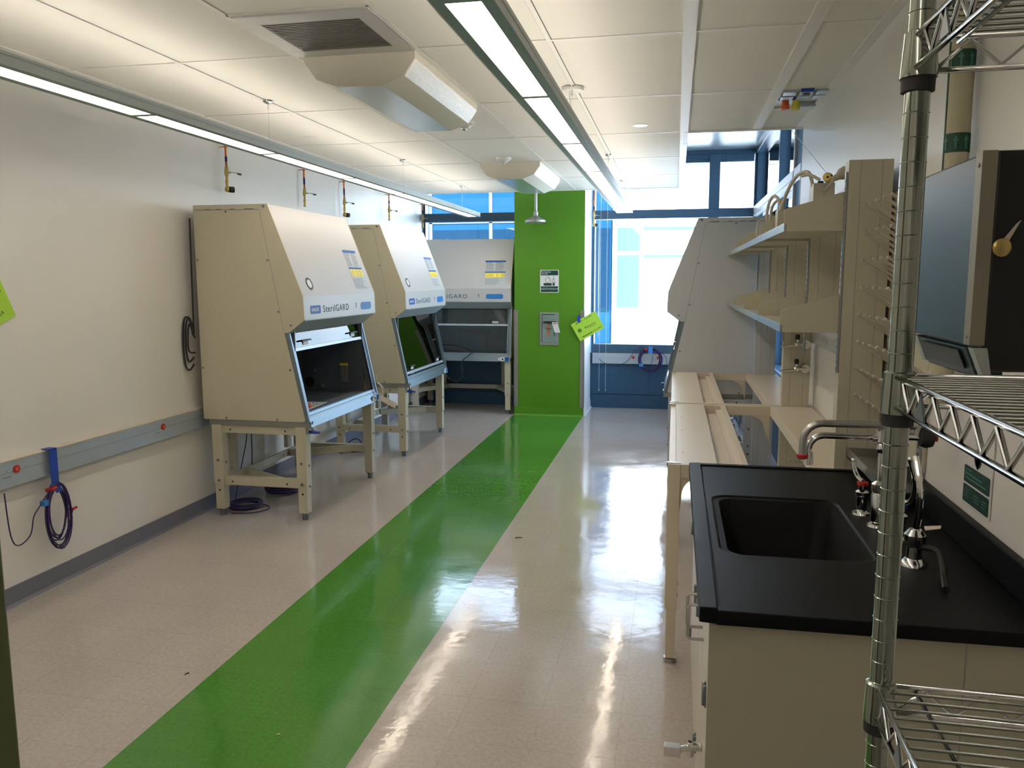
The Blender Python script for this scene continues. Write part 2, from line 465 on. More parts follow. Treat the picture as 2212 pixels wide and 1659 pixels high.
# ================================================================== pendant lights
def pendant(name, label, x, y0, y1, div, hangers, cord_y):
    t = thing(name, label, 'ceiling light', (x, 0, 0), 0, 'linear pendant lights')
    zb, zt = 2.43, 2.478
    b = M()
    b.box(-.090, -.086, y0, y1, zb, zt, 0); b.box(.086, .090, y0, y1, zb, zt, 0)
    b.box(-.09, .09, y0, y0+.01, zb, zt, 0); b.box(-.09, .09, y1-.01, y1, zb, zt, 0)
    b.box(-.088, .088, y0, y1, zb+.012, zb+.020, 0)
    b.build('housing', 'fix', t, .0015)
    b = M(); b.box(-.086, -.052, y0+.01, y1-.01, zb, zb+.01); b.box(.052, .086, y0+.01, y1-.01, zb, zb+.01)
    ends = [y0+.045]+list(div)+[y1-.03]
    for q in range(len(ends)):
        c = ends[q]
        if q == 0: b.box(-.052, .052, y0+.01, c, zb, zb+.01)
        elif q == len(ends)-1: b.box(-.052, .052, c, y1-.01, zb, zb+.01)
        else: b.box(-.052, .052, c-.018, c+.018, zb, zb+.01)
    b.build('bottom_frame', 'fixdark', t)
    for q in range(len(ends)-1):
        a = ends[q]+(.018 if q else 0); c = ends[q+1]-(.018 if q < len(ends)-2 else 0)
        d = M(); d.box(-.052, .052, a, c, zb+.003, zb+.009); d.build('diffuser', 'lamp', t)
    u = M(); u.box(-.005, .005, y0+.03, y1-.03, zb+.020, zb+.036); u.build('upper_lens', 'uplamp', t)
    for q, y in enumerate(hangers):
        h = M()
        h.lathe([(.001, CEIL-.02), (.012, CEIL-.02), (.03, CEIL-.010), (.032, CEIL-.003)], (0, y, 0), (0,0,1), 14)
        h.cyl((0, y, CEIL-.05), (0, y, CEIL-.01), .005, 8)
        h.cyl((0, y, zt), (0, y, CEIL-.02), .0012, 6); h.cyl((0, y, zt-.03), (0, y, zt+.03), .005, 8)
        h.build('hanger', 'chrome', t)
    if cord_y:
        h = M(); h.lathe([(.001, CEIL-.022), (.058, CEIL-.022), (.062, CEIL-.016), (.062, CEIL-.004)], (0, cord_y, 0), (0,0,1), 28)
        h.build('canopy', 'white', t)
        h = M(); h.tube(smooth([(-.02, cord_y, CEIL-.01), (-.015, cord_y+.02, CEIL-.1), (-.002, cord_y+.03, zt+.05), (.0, cord_y+.03, zt-.02)]), .0035, 6)
        h.build('supply_cable', 'white', t)
    return t
pendant('pendant_light', 'long grey linear pendant light hanging over the green floor stripe', -.588, -1.33, 9.34,
        [-.14, 1.03, 2.205, 3.39, 4.56, 5.75, 6.92, 8.13], [4.566, 7.05, 8.9, 2.4], 4.60)
pendant('pendant_light', 'long grey linear pendant light hanging beside the left wall', -2.41, .72, 9.5,
        [2.205, 3.38, 4.545, 5.74, 6.85, 8.08], [4.554, 6.98, 9.0, 2.4], None)

# ================================================================== ceiling things
t = thing('ceiling_vent', 'square white ceiling vent with dark horizontal louvres', 'vent', (-1.5, 3.40, CEIL))
f = M()
f.box(-.295, .295, -.295, -.195, -.012, -.002); f.box(-.295, .295, .205, .295, -.012, -.002)
f.box(-.295, -.215, -.195, .205, -.012, -.002); f.box(.215, .295, -.195, .205, -.012, -.002)
f.build('frame', 'enamel2', t, .003)
f = M(); f.box(-.22, .22, -.2, .21, .04, .045); f.build('duct_back', 'black', t)
f = M()
for k in range(20):
    y = -.188+k*.0203
    f.box(-.215, .215, y, y+.0058, -.0105, -.0078)
f.build('louvre', 'steelband', t)

def airbox(label, x0, y0, y1):
    t = thing('ceiling_air_diffuser', label, 'air diffuser', (x0, y0, CEIL), 0, 'projecting ceiling air diffusers')
    L = y1-y0
    P = [(0, 0), (.006, -.035), (.065, -.113), (.165, -.150), (.395, -.153), (.505, -.115), (.560, -.040), (.560, 0)]
    for ya_ in (0, L-.012):
        b = M(); b.prism(P, 'y', ya_, ya_+.012); b.build('end_panel', 'airbox', t, .002)
    def strip(i, j, name, mt, holes=False):
        a, c = P[i], P[j]
        s = M()
        d = Vector((c[0]-a[0], 0, c[1]-a[1])); n = Vector((-d.z, 0, d.x)).normalized()*.004
        A = Vector((a[0], .012, a[1])); B = Vector((c[0], .012, c[1])); Y = Vector((0, L-.024, 0))
        vs = [A, B, B+Y, A+Y, A+n, B+n, B+Y+n, A+Y+n]
        s.add(vs, [(0,1,2,3), (4,5,6,7), (0,1,5,4), (1,2,6,5), (2,3,7,6), (3,0,4,7)], 0)
        if holes:
            n2 = -n*.35; rows = 9
            for r in range(rows):
                f0 = (r+.35)/(rows+.2); f1 = f0+.035
                q = [A+d*f0+n2*.5+Vector((0, .02, 0)), A+d*f1+n2*.5+Vector((0, .02, 0)), A+d*f1+Y+n2*.5-Vector((0, .02, 0)), A+d*f0+Y+n2*.5-Vector((0, .02, 0))]
                s.add(q, [(0,1,2,3)], 1)
        s.build(name, mt, t)
    strip(0, 1, 'upper_edge', ['airbox']); strip(1, 2, 'side_panel', ['airbox', 'steelband'], True)
    strip(2, 3, 'sloped_panel', ['airbox']); strip(3, 4, 'bottom_panel', ['soffit'])
    strip(4, 5, 'sloped_panel', ['airbox']); strip(5, 6, 'side_panel', ['airbox', 'steelband'], True); strip(6, 7, 'upper_edge', ['airbox'])
    return t
airbox('angular white air diffuser box hanging behind the square ceiling vent', -1.773, 3.71, 4.905)
airbox('angular white air diffuser box nearest the green column', -1.79, 7.325, 8.58)

def detector(label, x, y, kind):
    t = thing('smoke_detector', label, 'smoke detector', (x, y, CEIL))
    a = M(); a.lathe([(.001, -.045), (.03, -.045), (.045, -.03), (.066, -.02), (.07, 0)], (0,0,0), (0,0,1), 28)
    a.build('body', 'white', t)
    a = M(); a.sphere((.0, -.012, -.048), .022, 8, 0, (1, 1, .7)); a.build('sensor', 'chrome' if kind else 'white', t)
detector('white round detector with shiny lens beside the large air diffuser box', -1.43, 5.42, 1)
detector('white round smoke detector in front of the air diffuser nearest the column', -1.51, 7.06, 0)
def downlight(label, x, y, r=.05):
    t = thing('downlight', label, 'downlight', (x, y, CEIL), 0)
    a = M(); a.lathe([(r-.006, -.005), (r, -.005), (r+.008, -.001), (r+.008, .0)], (0,0,0), (0,0,1), 24); a.build('ring', 'white', t)
    a = M(); a.cyl((0,0,-.004), (0,0,-.001), r-.004, 24); a.build('lens', 'spot', t)
downlight('nearer round recessed downlight to the right of the central pendant light', -.268, 5.792)
downlight('farther round recessed downlight near the window opening in the ceiling', -.267, 8.834)
downlight('small round cover plate above the left pendant light, nearer one', -2.72, 5.77, .045)  # cover plates, not lamps, drawn with the glowing downlight lens
downlight('small round cover plate above the left pendant light, farther one', -2.75, 8.86, .045)

# ceiling service panel with valves
t = thing('ceiling_service_panel', 'white ceiling service panel with boxes and valves by the right wall', 'service panel', (.70, 5.15, CEIL))
b = M(); b.box(-.145, .14, -.28, .29, .012, .02); b.box(-.145, -.13, -.28, .29, -.004, .012); b.box(.125, .14, -.28, .29, -.004, .012)
b.box(-.145, .14, -.28, -.27, -.004, .012); b.box(-.145, .14, .28, .29, -.004, .012); b.build('plate', 'white', t)
b = M()
for (x, y, a, c) in ((-.09, -.2, .035, .045), (.0, -.2, .035, .045), (.085, -.2, .03, .045), (.0, -.08, .035, .05), (.085, -.08, .03, .05), (-.09, -.08, .035, .04), (.05, .2, .06, .04)):
    b.box(x-a, x+a, y-c, y+c, -.018, .012)
b.build('outlet_box', 'alum', t, .003)
b = M(); b.cyl((-.08, .06, .01), (-.08, .06, -.035), .02, 14); b.cyl((-.08, .06, -.022), (-.08, .06, -.030), .024, 14); b.cyl((-.08, .06, -.035), (-.08, .06, -.05), .024, 14); b.build('red_valve', 'orange', t)
b = M(); b.cyl((-.02, .06, .01), (-.02, .06, -.035), .02, 14); b.cyl((-.02, .06, -.022), (-.02, .06, -.030), .024, 14); b.cyl((-.02, .06, -.035), (-.02, .06, -.055), .024, 14); b.build('yellow_valve', 'yellow', t)
b = M(); b.cyl((.0, -.2, -.018), (.0, -.2, -.024), .02, 14); b.build('socket', 'black', t)
b = M(); b.box(-.035, .035, -.262, -.250, -.020, .0); b.box(-.13, -.02, .0, .02, -.006, .012); b.build('blue_strip', 'bluetape', t)

# ================================================================== biosafety cabinets
def slantT():
    a = Vector((0, .004, 1.572)); b = Vector((0, .241, 2.19))
    return plane_T(a, (1, 0, 0), b-a)
def fasciaT():
    return plane_T((0, 0, 1.411), (1, 0, 0), Vector((0, .004, .161)))
def cabinet(label, loc, rz, sash_z, EN='enamel'):
    """local: x = width, y = depth (0 at the front lip), z = height; front faces -y"""
    t = thing('biosafety_cabinet', label, 'biosafety cabinet', loc, rz, 'biosafety cabinets')
    W = .66
    side = [(.793, .708), (.793, 2.19), (.241, 2.19), (.004, 1.572), (0, 1.411), (.112, 1.325), (.150, 1.322), (.020, .722), (.026, .708)]
    for s in (-1, 1):
        b = M(); xa, xb = (s*(W-.014), s*W)
        b.prism(side, 'x', min(xa, xb), max(xa, xb), 0)
        # seam and top band lines, screws
        e = s*(W+.0012)
        x0, x1 = min(s*W, e), max(s*W, e)
        def ln(p, q, w=.0022, x0=x0, x1=x1):
            d = Vector((q[0]-p[0], q[1]-p[1])).normalized(); nn = (-d.y*w, d.x*w)
            b.prism([(p[0]-nn[0], p[1]-nn[1]), (q[0]-nn[0], q[1]-nn[1]), (q[0]+nn[0], q[1]+nn[1]), (p[0]+nn[0], p[1]+nn[1])], 'x', x0, x1, 1)
        ln((.793, 2.158), (.31, 2.153), .0018); ln((.30, 2.153), (.152, 1.325), .0012)
        for q0, q1 in ((.70, .66), (.62, .585), (.52, .48), (.41, .34)): ln((q0, 2.158), (q1, 2.158), .004)
        for (v, z) in ((.547, 2.142), (.254, 1.814), (.188, 1.466), (.116, 1.068), (.778, 1.818), (.779, 1.071), (.616, .721), (.228, .720), (.10, 1.375)):
            b.cyl((s*W, v, z), (s*(W+.004), v, z), .007, 10, 2)
        b.cyl((s*W, .268, 2.173), (s*(W+.004), .268, 2.173), .010, 10, 2)
        b.build('side_panel', [EN, 'text', 'dsteel'], t, .003)
    w = W-.014
    b = M()
    b.prism([(.793, 1.325), (.793, 2.188), (.241, 2.188), (.004, 1.572), (.0, 1.411), (.003, 1.4089), (.008, 1.572), (.245, 2.180), (.78, 2.180), (.78, 1.325)], 'x', -w, w, 0)
    b.box(-.45, -.25, .35, .6, 2.188, 2.20, 0); b.box(.1, .5, .4, .7, 2.188, 2.198, 0)
    b.build('canopy', 'enamel2', t, .003)  # front whiter than the beige sides, daylight put into its colour
    b = M(); b.prism([(.0, 1.411), (.112, 1.325), (.112, 1.321), (.0, 1.405)], 'x', -w, w); b.build('canopy_lip', 'underside', t)
    b = M(); b.box(-w, w, .775, .792, .70, 1.325); b.build('back_panel', EN, t)
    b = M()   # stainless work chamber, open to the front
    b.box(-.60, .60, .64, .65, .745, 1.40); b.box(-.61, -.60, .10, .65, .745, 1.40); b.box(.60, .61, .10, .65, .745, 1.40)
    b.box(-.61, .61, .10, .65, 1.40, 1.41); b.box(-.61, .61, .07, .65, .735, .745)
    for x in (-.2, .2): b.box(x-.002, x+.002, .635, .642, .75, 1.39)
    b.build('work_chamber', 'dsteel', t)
    b = M()
    for s in (-1, 1):
        x = s*(.34 if s > 0 else .05)
    b.box(.588, .5995, .235, .300, .825, .962); b.build('outlet_cover', 'steelband', t, .003)
    b = M(); b.box(.586, .5995, .232, .300, .964, .985); b.build('yellow_sticker', 'yellow', t)
    b = M()
    b.cyl((.60, .45, .80), (.56, .45, .80), .020, 12); b.cyl((.575, .45, .80), (.57, .42, .775), .011, 10); b.cyl((.565, .52, .81), (.565, .44, .805), .006, 8)
    b.build('gas_petcock', 'chrome', t)
    b = M(); b.cyl((.60, .52, .92), (.57, .52, .92), .014, 12); b.build('gas_nipple', 'chrome', t)
    b = M(); b.cyl((.5995, .585, .82), (.592, .585, .82), .045, 20); b.build('port_cover', 'black', t)
    b = M()
    b.prism([(-.016, .668), (.76, .668), (.76, .708), (-.004, .708)], 'x', -w-.004, w+.004)
    b.build('base_pan', 'steelband', t, .002)
    b = M()   # front sill
    b.prism([(-.020, .668), (-.016, .668), (.004, .745), (.075, .760), (.075, .752), (.0, .735)], 'x', -w-.003, w+.003)
    b.build('front_sill', 'sill', t, .0015)
    b = M(); b.prism([(.006, .748), (.012, .768), (.020, .768), (.016, .748)], 'x', -w+.03, w-.03)
    b.prism([(.030, .753), (.034, .766), (.042, .766), (.040, .753)], 'x', -w+.03, w-.03)
    b.build('arm_rest', 'sill', t)
    b = M()   # slotted intake grille
    b.box(-.58, .58, .08, .17, .752, .756)
    b.build('intake_grille', 'enamel2', t)
    g = M()
    for i in range(30):
        for j in range(4):
            x = -.565+i*.038; g.box(x, x+.026, .088+j*.02, .100+j*.02, .7561, .7572)
    g.build('grille_slots', 'black', t)['kind'] = 'stuff'
    # window jambs following the slanted face
    def face(z): return .018+(z-.745)*(.118/.575)
    for s in (-1, 1):
        b = M()
        for (xo, xi, d0, d1, mi) in ((.655, .638, -.020, .03, 0), (.632, .622, -.014, .01, 0), (.614, .602, -.010, .008, 0), (.638, .602, .0, .04, 1)):
            xa, xb = sorted((s*xo, s*xi))
            b.prism([(face(.70)+d0, .70), (face(1.33)+d0, 1.33), (face(1.33)+d1, 1.33), (face(.70)+d1, .70)], 'x', xa, xb, mi)
        b.build('window_jamb', ['sill', 'dsteel'], t)
    b = M()
    z0 = sash_z
    b.prism([(face(z0)+.003, z0), (face(1.40)+.003, 1.40), (face(1.40)+.009, 1.40), (face(z0)+.009, z0)], 'x', -.602, .602)
    so = b.build('sash', 'sash', t)
    b = M(); b.prism([(face(z0)-.006, z0-.004), (face(z0+.018)-.006, z0+.018), (face(z0+.018)+.010, z0+.018), (face(z0)+.010, z0-.004)], 'x', -.600, .600)
    b.build('bottom_rail', 'alum', so)
    for x in (-.42, .43):
        b = M(); v = face(z0+.06)
        b.box(x-.07, x+.07, v-.022, v-.002, z0+.058, z0+.068, 0); b.box(x-.03, x+.05, v-.006, v-.003, z0+.028, z0+.056, 1)
        b.build('sash_handle', ['black', 'white'], so, .002)
    # labels on the slanted canopy face
    T = slantT(); SL = .662
    b = M(T)
    def rz_(z): return (z-1.572)/.618*SL
    s0, s1 = rz_(1.613), rz_(1.917)
    b.box(.314, .574, s0, s1, 0, .0015, 0)
    hh = s1-s0
    b.box(.314, .574, s1-.022, s1, .0015, .0022, 1); b.box(.314, .574, s0+hh*.505, s0+hh*.55, .0015, .0022, 1)
    b.box(.322, .566, s0+hh*.315, s0+hh*.50, .0015, .0022, 2)
    for k in range(11):
        y = s0+hh*.585+k*.0108
        for x in (.322, .448):
            b.box(x, x+R.uniform(.075, .112), y, y+.0045, .0015, .0021, 3)
    for k in range(8):
        y = s0+.008+k*.0105; b.box(.324, .324+R.uniform(.15, .23), y, y+.0035, .0015, .0021, 3)
    for k in range(3):
        y = s0+hh*.335+k*.016
        for x in (.34, .43, .49): b.box(x, x+.03, y, y+.006, .0022, .0026, 4)
    b.build('instruction_label', ['paperw', 'blue', 'yellow', 'text', 'brass'], t)
    b = M(T); b.lathe([(.030, 0), (.034, .003), (.044, .003), (.047, 0)], (-.49, rz_(1.655), 0), (0,0,1), 28, 0)
    b.cyl((-.49, rz_(1.655), 0), (-.49, rz_(1.655), .002), .031, 28, 1)
    b.build('indicator_ring', ['black', 'white'], t)
    T2 = fasciaT()
    b = M(T2); P = rrect(-.558, -.395, .036, .094, .012, 4)
    b.prism(P, 'z', 0, .0014, 0); b.build('brand_plate', 'blue', t)
    lettering('BAKER', .034, T2 @ Matrix.Translation((-.543, .053, .0016)), 'white', t, 'brand_lettering', .0004, 1.0, .25, 1.10)
    lettering('SterilGARD', .070, T2 @ Matrix.Translation((-.355, .042, .0005)), 'print', t, 'brand_lettering', .0006, 1.22, 0, 1.13)
    b = M(T2); b.prism([(.232, .088), (.255, .094), (.258, .062), (.244, .048), (.250, .064), (.248, .084)], 'z', 0, .001); b.build('brand_mark', 'print', t)
    b = M(T2); b.prism(rrect(.345, .565, .034, .094, .026, 6), 'z', 0, .0014, 0)
    for r_ in range(2):
        for k in range(6): b.box(.395+k*.02, .408+k*.02, .054+r_*.016, .064+r_*.016, .0014, .002, 1)
    b.build('badge', ['blue2', 'litebluetape'], t)
    b = M(); b.box(.50, .53, -.0195, -.0165, .682, .715, 0); b.box(.53, .585, -.0195, -.0165, .676, .722, 1); b.box(.585, .635, -.0195, -.0165, .676, .722, 2)
    b.box(.548, .568, -.0205, -.0190, .688, .71, 3)
    b.build('sill_sticker', ['paperw', 'white', 'blue', 'black'], t)
    b = M(); b.box(-.635, -.620, -.0195, -.0165, .69, .71); b.build('sill_switch', 'black', t)
    # stand
    for x in (-.612, .612):
        for y in (.065, .705):
            b = M(); r = .0375
            b.box(x-r, x+r, y-r, y+r, .235, .668, 0); r = .033
            b.box(x-r, x+r, y-r, y+r, .052, .235, 0)
            s = 1 if x > 0 else -1
            for z in (.41, .262): b.cyl((x+s*.0375, y, z), (x+s*.043, y, z), .010, 8, 1); b.cyl((x, y-.0375, z-.02), (x, y-.043, z-.02), .009, 8, 1)
            b.cyl((x+s*.033, y, .19), (x+s*.0345, y, .19), .008, 10, 2)
            lg = b.build('leg', [EN, 'dsteel', 'black'], t, .003)
            b = M(); b.cyl((x, y, 0), (x, y, .05), .021, 14); b.cyl((x, y, .046), (x, y, .053), .034, 8)
            b.build('foot', 'dsteel', lg)
        s = 1 if x > 0 else -1
        b = M(); b.box(x-.02, x+.034, .10, .668, .607, .664, 0)
        for y in (.18, .60): b.cyl((x+s*.034, y, .635), (x+s*.036, y, .635), .007, 8, 1)
        b.build('upper_rail', [EN, 'black'], t, .002)
        b = M(); b.box(x-.02, x+.034, .10, .668, .228, .288, 0)
        for y in (.18, .60): b.cyl((x+s*.034, y, .258), (x+s*.036, y, .258), .007, 8, 1)
        b.build('lower_rail', [EN, 'black'], t, .002)
        b = M()
        a0 = Vector((x-s*.02, .22, .255)); a1 = Vector((s*.33, .66, .255)); d = (a1-a0).normalized(); nn = Vector((-d.y, d.x, 0))*.012
        q = [a0-nn, a1-nn, a1+nn, a0+nn]
        b.prism([(p.x, p.y) for p in q], 'z', .228, .284)
        b.build('brace', EN, t, .002)
        b = M(); b.box(s*.42-.035, s*.42+.035, .70, .735, .285, .668); b.build('rear_post', EN, t, .002)
    b = M(); b.box(-.60, .60, .665, .69, .228, .284); b.cyl((-.25, .665, .256), (-.25, .655, .256), .014, 8); b.cyl((.25, .665, .256), (.25, .655, .256), .014, 8)
    b.build('rear_rail', EN, t, .002)
    b = M(); b.box(-.58, .58, .69, .73, .61, .668); b.build('top_rail', EN, t, .002)
    b = M(); b.cyl((-.60, -.002, .668), (-.60, -.002, .635), .010, 10, 0); b.cyl((-.60, -.03, .628), (-.60, .02, .628), .012, 10, 1); b.box(-.612, -.588, -.055, .0, .620, .632, 1)
    b.build('drain_valve', ['steel', 'bluetape'], t)
    return t
cabA = cabinet('large white biosafety cabinet nearest the camera, its sash raised open', (-2.462, 5.695, 0), PI/2, 1.195)
cabB = cabinet('white biosafety cabinet in the middle of the left row, sash closed and reflecting green', (-2.462, 7.795, 0), PI/2, .790)
cabC = cabinet('white biosafety cabinet facing forward beside the green column', (-2.650, 9.70, 0), 0, 1.11)
cabD = cabinet('white biosafety cabinet on the right behind the lab benches, seen from its side', (-.068, 7.64, 0), -PI/2, 1.0, 'enamel_daylit')  # sides take the bluish enamel copy, daylight painted in

# grille tray sitting in cabinet A, orange item, paper tag
t = thing('slotted_tray', 'white slotted tray lying inside the nearest biosafety cabinet', 'tray', (-2.68, 5.42, .766), .06)
b = M()
for k in range(6): b.box(-.10, .12, -.25+k*.07, -.235+k*.07, 0, .006)
for k in range(8): b.box(-.10+k*.03, -.09+k*.03, -.25, .115, .0, .006)
b.box(-.115, -.10, -.26, .125, 0, .006); b.box(.12, .135, -.26, .125, 0, .006)
b.build('grid', 'white', t)
b = M(); b.tube(smooth([(-2.60, 5.16, .772), (-2.58, 5.20, .775), (-2.62, 5.24, .785), (-2.56, 5.27, .775), (-2.54, 5.22, .775), (-2.58, 5.17, .775)]), .007, 6)
b.tube(smooth([(-2.58, 5.21, .776), (-2.55, 5.27, .79), (-2.58, 5.32, .778)]), .008, 6)
tag(b.build('orange_strap', 'orange'), 'small orange strap lying inside the nearest biosafety cabinet', 'strap')
t = thing('paper_tag', 'pink paper tag tied with string to the nearest biosafety cabinet', 'tag', (-2.44, 6.33, .74))
b = M(); b.tube(smooth([(-.02, .02, .08), (.012, .02, .05), (.018, .03, .0), (.012, .02, -.05)]), .006, 6)
b.tube(smooth([(-.02, .02, .085), (.02, .04, .04), (.03, .035, -.01), (.02, .025, -.05)]), .005, 6)
b.tube(smooth([(-.03, .015, .16), (-.02, .018, .10), (.0, .02, .06)]), .003, 6); b.build('string', 'string', t)
b = M(plane_T((.012, .0, -.045), Vector((.12, .03, -.07)), Vector((.03, .01, .06)))); b.box(0, .15, -.022, .022, 0, .0012); b.build('card', 'tagwhite', t)
# papers/cable in middle cabinet
b = M(); b.box(-2.57, -2.52, 7.42, 7.50, .765, .772); b.box(-2.56, -2.53, 7.50, 7.56, .765, .785)
tag(b.build('outlet_plug', 'white', None, .003), 'small white plug lying inside the middle biosafety cabinet', 'plug')
b = M(); b.tube(smooth([(-3.10, 9.86, .90), (-2.95, 9.84, .86), (-2.72, 9.82, .85), (-2.55, 9.76, .80), (-2.48, 9.70, .79), (-2.52, 9.64, .74), (-2.60, 9.62, .66), (-2.60, 9.63, .50), (-2.66, 9.64, .42), (-2.78, 9.66, .44), (-2.84, 9.70, .52)]), .007, 8)
tag(b.build('black_cable', 'black'), 'black power cord hanging out of the forward-facing cabinet by the column', 'cord')

# ================================================================== cords and coils
def coil(c, r, n, rr, seed, ax='z', flat=1.0, spread=.012, thick=.03):
    q = random.Random(seed); P = []
    N = 26
    rad = r; tilt = (0, 0)
    for k in range(n*N+1):
        a = 2*PI*k/N; i = k/N
        if k % N == 0: dr = q.uniform(-spread, spread); dz = q.uniform(0, thick); o = (q.uniform(-.008, .008), q.uniform(-.008, .008))
        rad += ((r+dr)-rad)*.12
        if ax == 'z': P.append((c[0]+o[0]+rad*math.cos(a), c[1]+o[1]+rad*flat*math.sin(a), c[2]+rr+dz*.5+thick*.5*i/n))
        elif ax == 'x': P.append((c[0]+dz*.5+thick*.5*i/n, c[1]+o[0]+rad*math.cos(a), c[2]+o[1]+rad*flat*math.sin(a)))
        else: P.append((c[0]+o[0]+rad*math.cos(a), c[1]-dz*.5-thick*.5*i/n, c[2]+o[1]+rad*flat*math.sin(a)))
    # soften jumps
    V = [Vector(p) for p in P]
    for _ in range(4):
        V = [V[0]]+[(V[i-1]+V[i]*2+V[i+1])/4 for i in range(1, len(V)-1)]+[V[-1]]
    return V
# black power cord looped on the back of cabinet A
b = M()
b.tube(smooth([(-3.275, 4.99, 1.30), (-3.285, 4.975, 1.40), (-3.30, 4.97, 1.43), (-3.325, 4.965, 1.40), (-3.335, 4.96, 1.25), (-3.33, 4.965, 1.10), (-3.31, 4.98, 1.06), (-3.285, 5.0, 1.10)]), .007, 8)
b.tube(smooth([(-3.275, 5.0, 1.33), (-3.29, 4.98, 1.42), (-3.315, 4.975, 1.38), (-3.322, 4.97, 1.22), (-3.31, 4.975, 1.12), (-3.28, 5.0, 1.15)]), .007, 8)
b.tube(smooth([(-3.275, 5.01, 1.28), (-3.30, 4.985, 1.38), (-3.312, 4.985, 1.20), (-3.275, 5.01, 1.18)]), .006, 8)
b.tube([(-3.262, 5.0, 2.1), (-3.268, 4.998, 1.7), (-3.272, 4.995, 1.3)], .006, 8)
tag(b.build('black_cable', 'rubber'), 'black power cord looped behind the nearest biosafety cabinet', 'cord')

t = thing('cable_coil', 'dark purple cable coil lying on the floor nearest the cabinet front leg', 'cable coil', (-3.10, 5.27, 0), 0, 'cable coils on the floor')
b = M(); b.tube(coil((0, 0, 0), .115, 11, .005, 3, 'z', 1, .018, .05), .0045, 6)
b.tube(smooth([(-.08, -.02, .03), (-.10, .12, .25), (-.06, .16, .5), (-.07, .15, .62)]), .004, 6)
b.tube(smooth([(.09, .08, .01), (.16, .05, .006), (.19, -.03, .006), (.12, -.13, .006), (-.02, -.16, .006)]), .004, 6)
b.build('cable', 'purple', t)
t = thing('cable_coil', 'thick purple cable coil on the floor behind the nearest cabinet legs', 'cable coil', (-3.03, 5.72, 0), 0, 'cable coils on the floor')
b = M(); b.tube(coil((0, 0, 0), .13, 16, .006, 5, 'z', 1, .016, .075), .006, 6)
b.tube(smooth([(-.10, -.08, .05), (-.16, -.16, .2), (-.13, -.22, .40), (-.14, -.2, .63)]), .004, 6)
b.build('cable', 'purple', t)
b = M(); b.tube(smooth([(-.13, -.01, .01), (-.135, -.01, .05), (-.14, -.01, .08), (-.12, -.0, .082), (-.115, 0, .05)]), .014, 6); b.build('tape', 'bluetape', t)
t = thing('cable_coil', 'small dark cable coil on the floor under the middle cabinet', 'cable coil', (-3.06, 7.3, 0), 0, 'cable coils on the floor')
b = M(); b.tube(coil((0, 0, 0), .12, 8, .005, 9, 'z', 1, .016, .04), .005, 6); b.tube(smooth([(-.1, 0, .03), (-.06, 0, .10), (.02, 0, .12), (.09, 0, .03)]), .005, 6)
b.build('cable', 'purple', t)

def wallcoil(label, o, ax, rx, ry, n, seed, tail):
    t = thing('cable_coil', label, 'cable coil', o)
    b = M(); b.tube(coil((0, 0, 0), rx, n, .004, seed, ax, ry/rx, .022, .04), .0042, 6)
    for tl in tail: b.tube(smooth(tl), .0035, 6)
    b.build('cable', 'purple', t); return t
t = wallcoil('purple cable coil hung by blue tape from the left wall raceway', (XL+.05, 3.66, .415), 'x', .080, .175, 8, 4,
         [[(.01, -.05, .13), (.012, -.12, .07), (.012, -.16, .03), (.01, -.19, -.06), (.008, -.27, -.09), (.006, -.31, -.02), (.004, -.325, .20)]])
b = M(); b.box(.018, .022, -.030, .022, .17, .365); b.box(-.03, .022, -.03, .022, .362, .366)
b.add([(.022, -.02, .17), (.024, .02, .17), (.030, .03, .12), (.026, -.01, .12)], [(0,1,2,3)]); b.build('hanging_tape', 'bluetape', t)
b = M(); b.tube([(.0, -.05, .145), (.035, -.04, .15), (.04, -.02, .155)], .011, 8); b.build('red_tie', 'red', t)
b = M(); b.tube([(.0, .085, .0), (.03, .10, .0), (.03, .125, .004)], .008, 8); b.build('red_tie', 'red', t)
b = M(); b.box(.0, .03, -.10, -.07, .07, .10); b.build('blue_tie', 'litebluetape', t)
t = wallcoil('violet cable coil taped to the raceway below the right window', (-.30, YB-.07, .655), 'y', .145, .155, 10, 6,
         [[(.0, -.02, .155), (-.12, -.02, .16), (-.22, -.02, .08), (-.30, -.02, -.03), (-.45, -.02, -.09), (-.60, -.02, -.05), (-.66, -.0, .0)],
          [(.03, -.05, .05), (.01, -.05, -.10), (-.02, -.05, -.25), (.01, -.05, -.37)], [(.13, -.02, .1), (.20, -.02, .03), (.20, -.02, -.08), (.14, -.02, -.14)]])
b = M(); b.box(-.025, .03, -.062, -.050, .08, .17); b.box(-.14, -.09, -.06, -.04, -.09, -.055); b.build('blue_tie', 'litebluetape', t)
b = M(); b.box(-.07, -.035, -.06, -.045, .12, .15); b.build('red_tie', 'red', t)

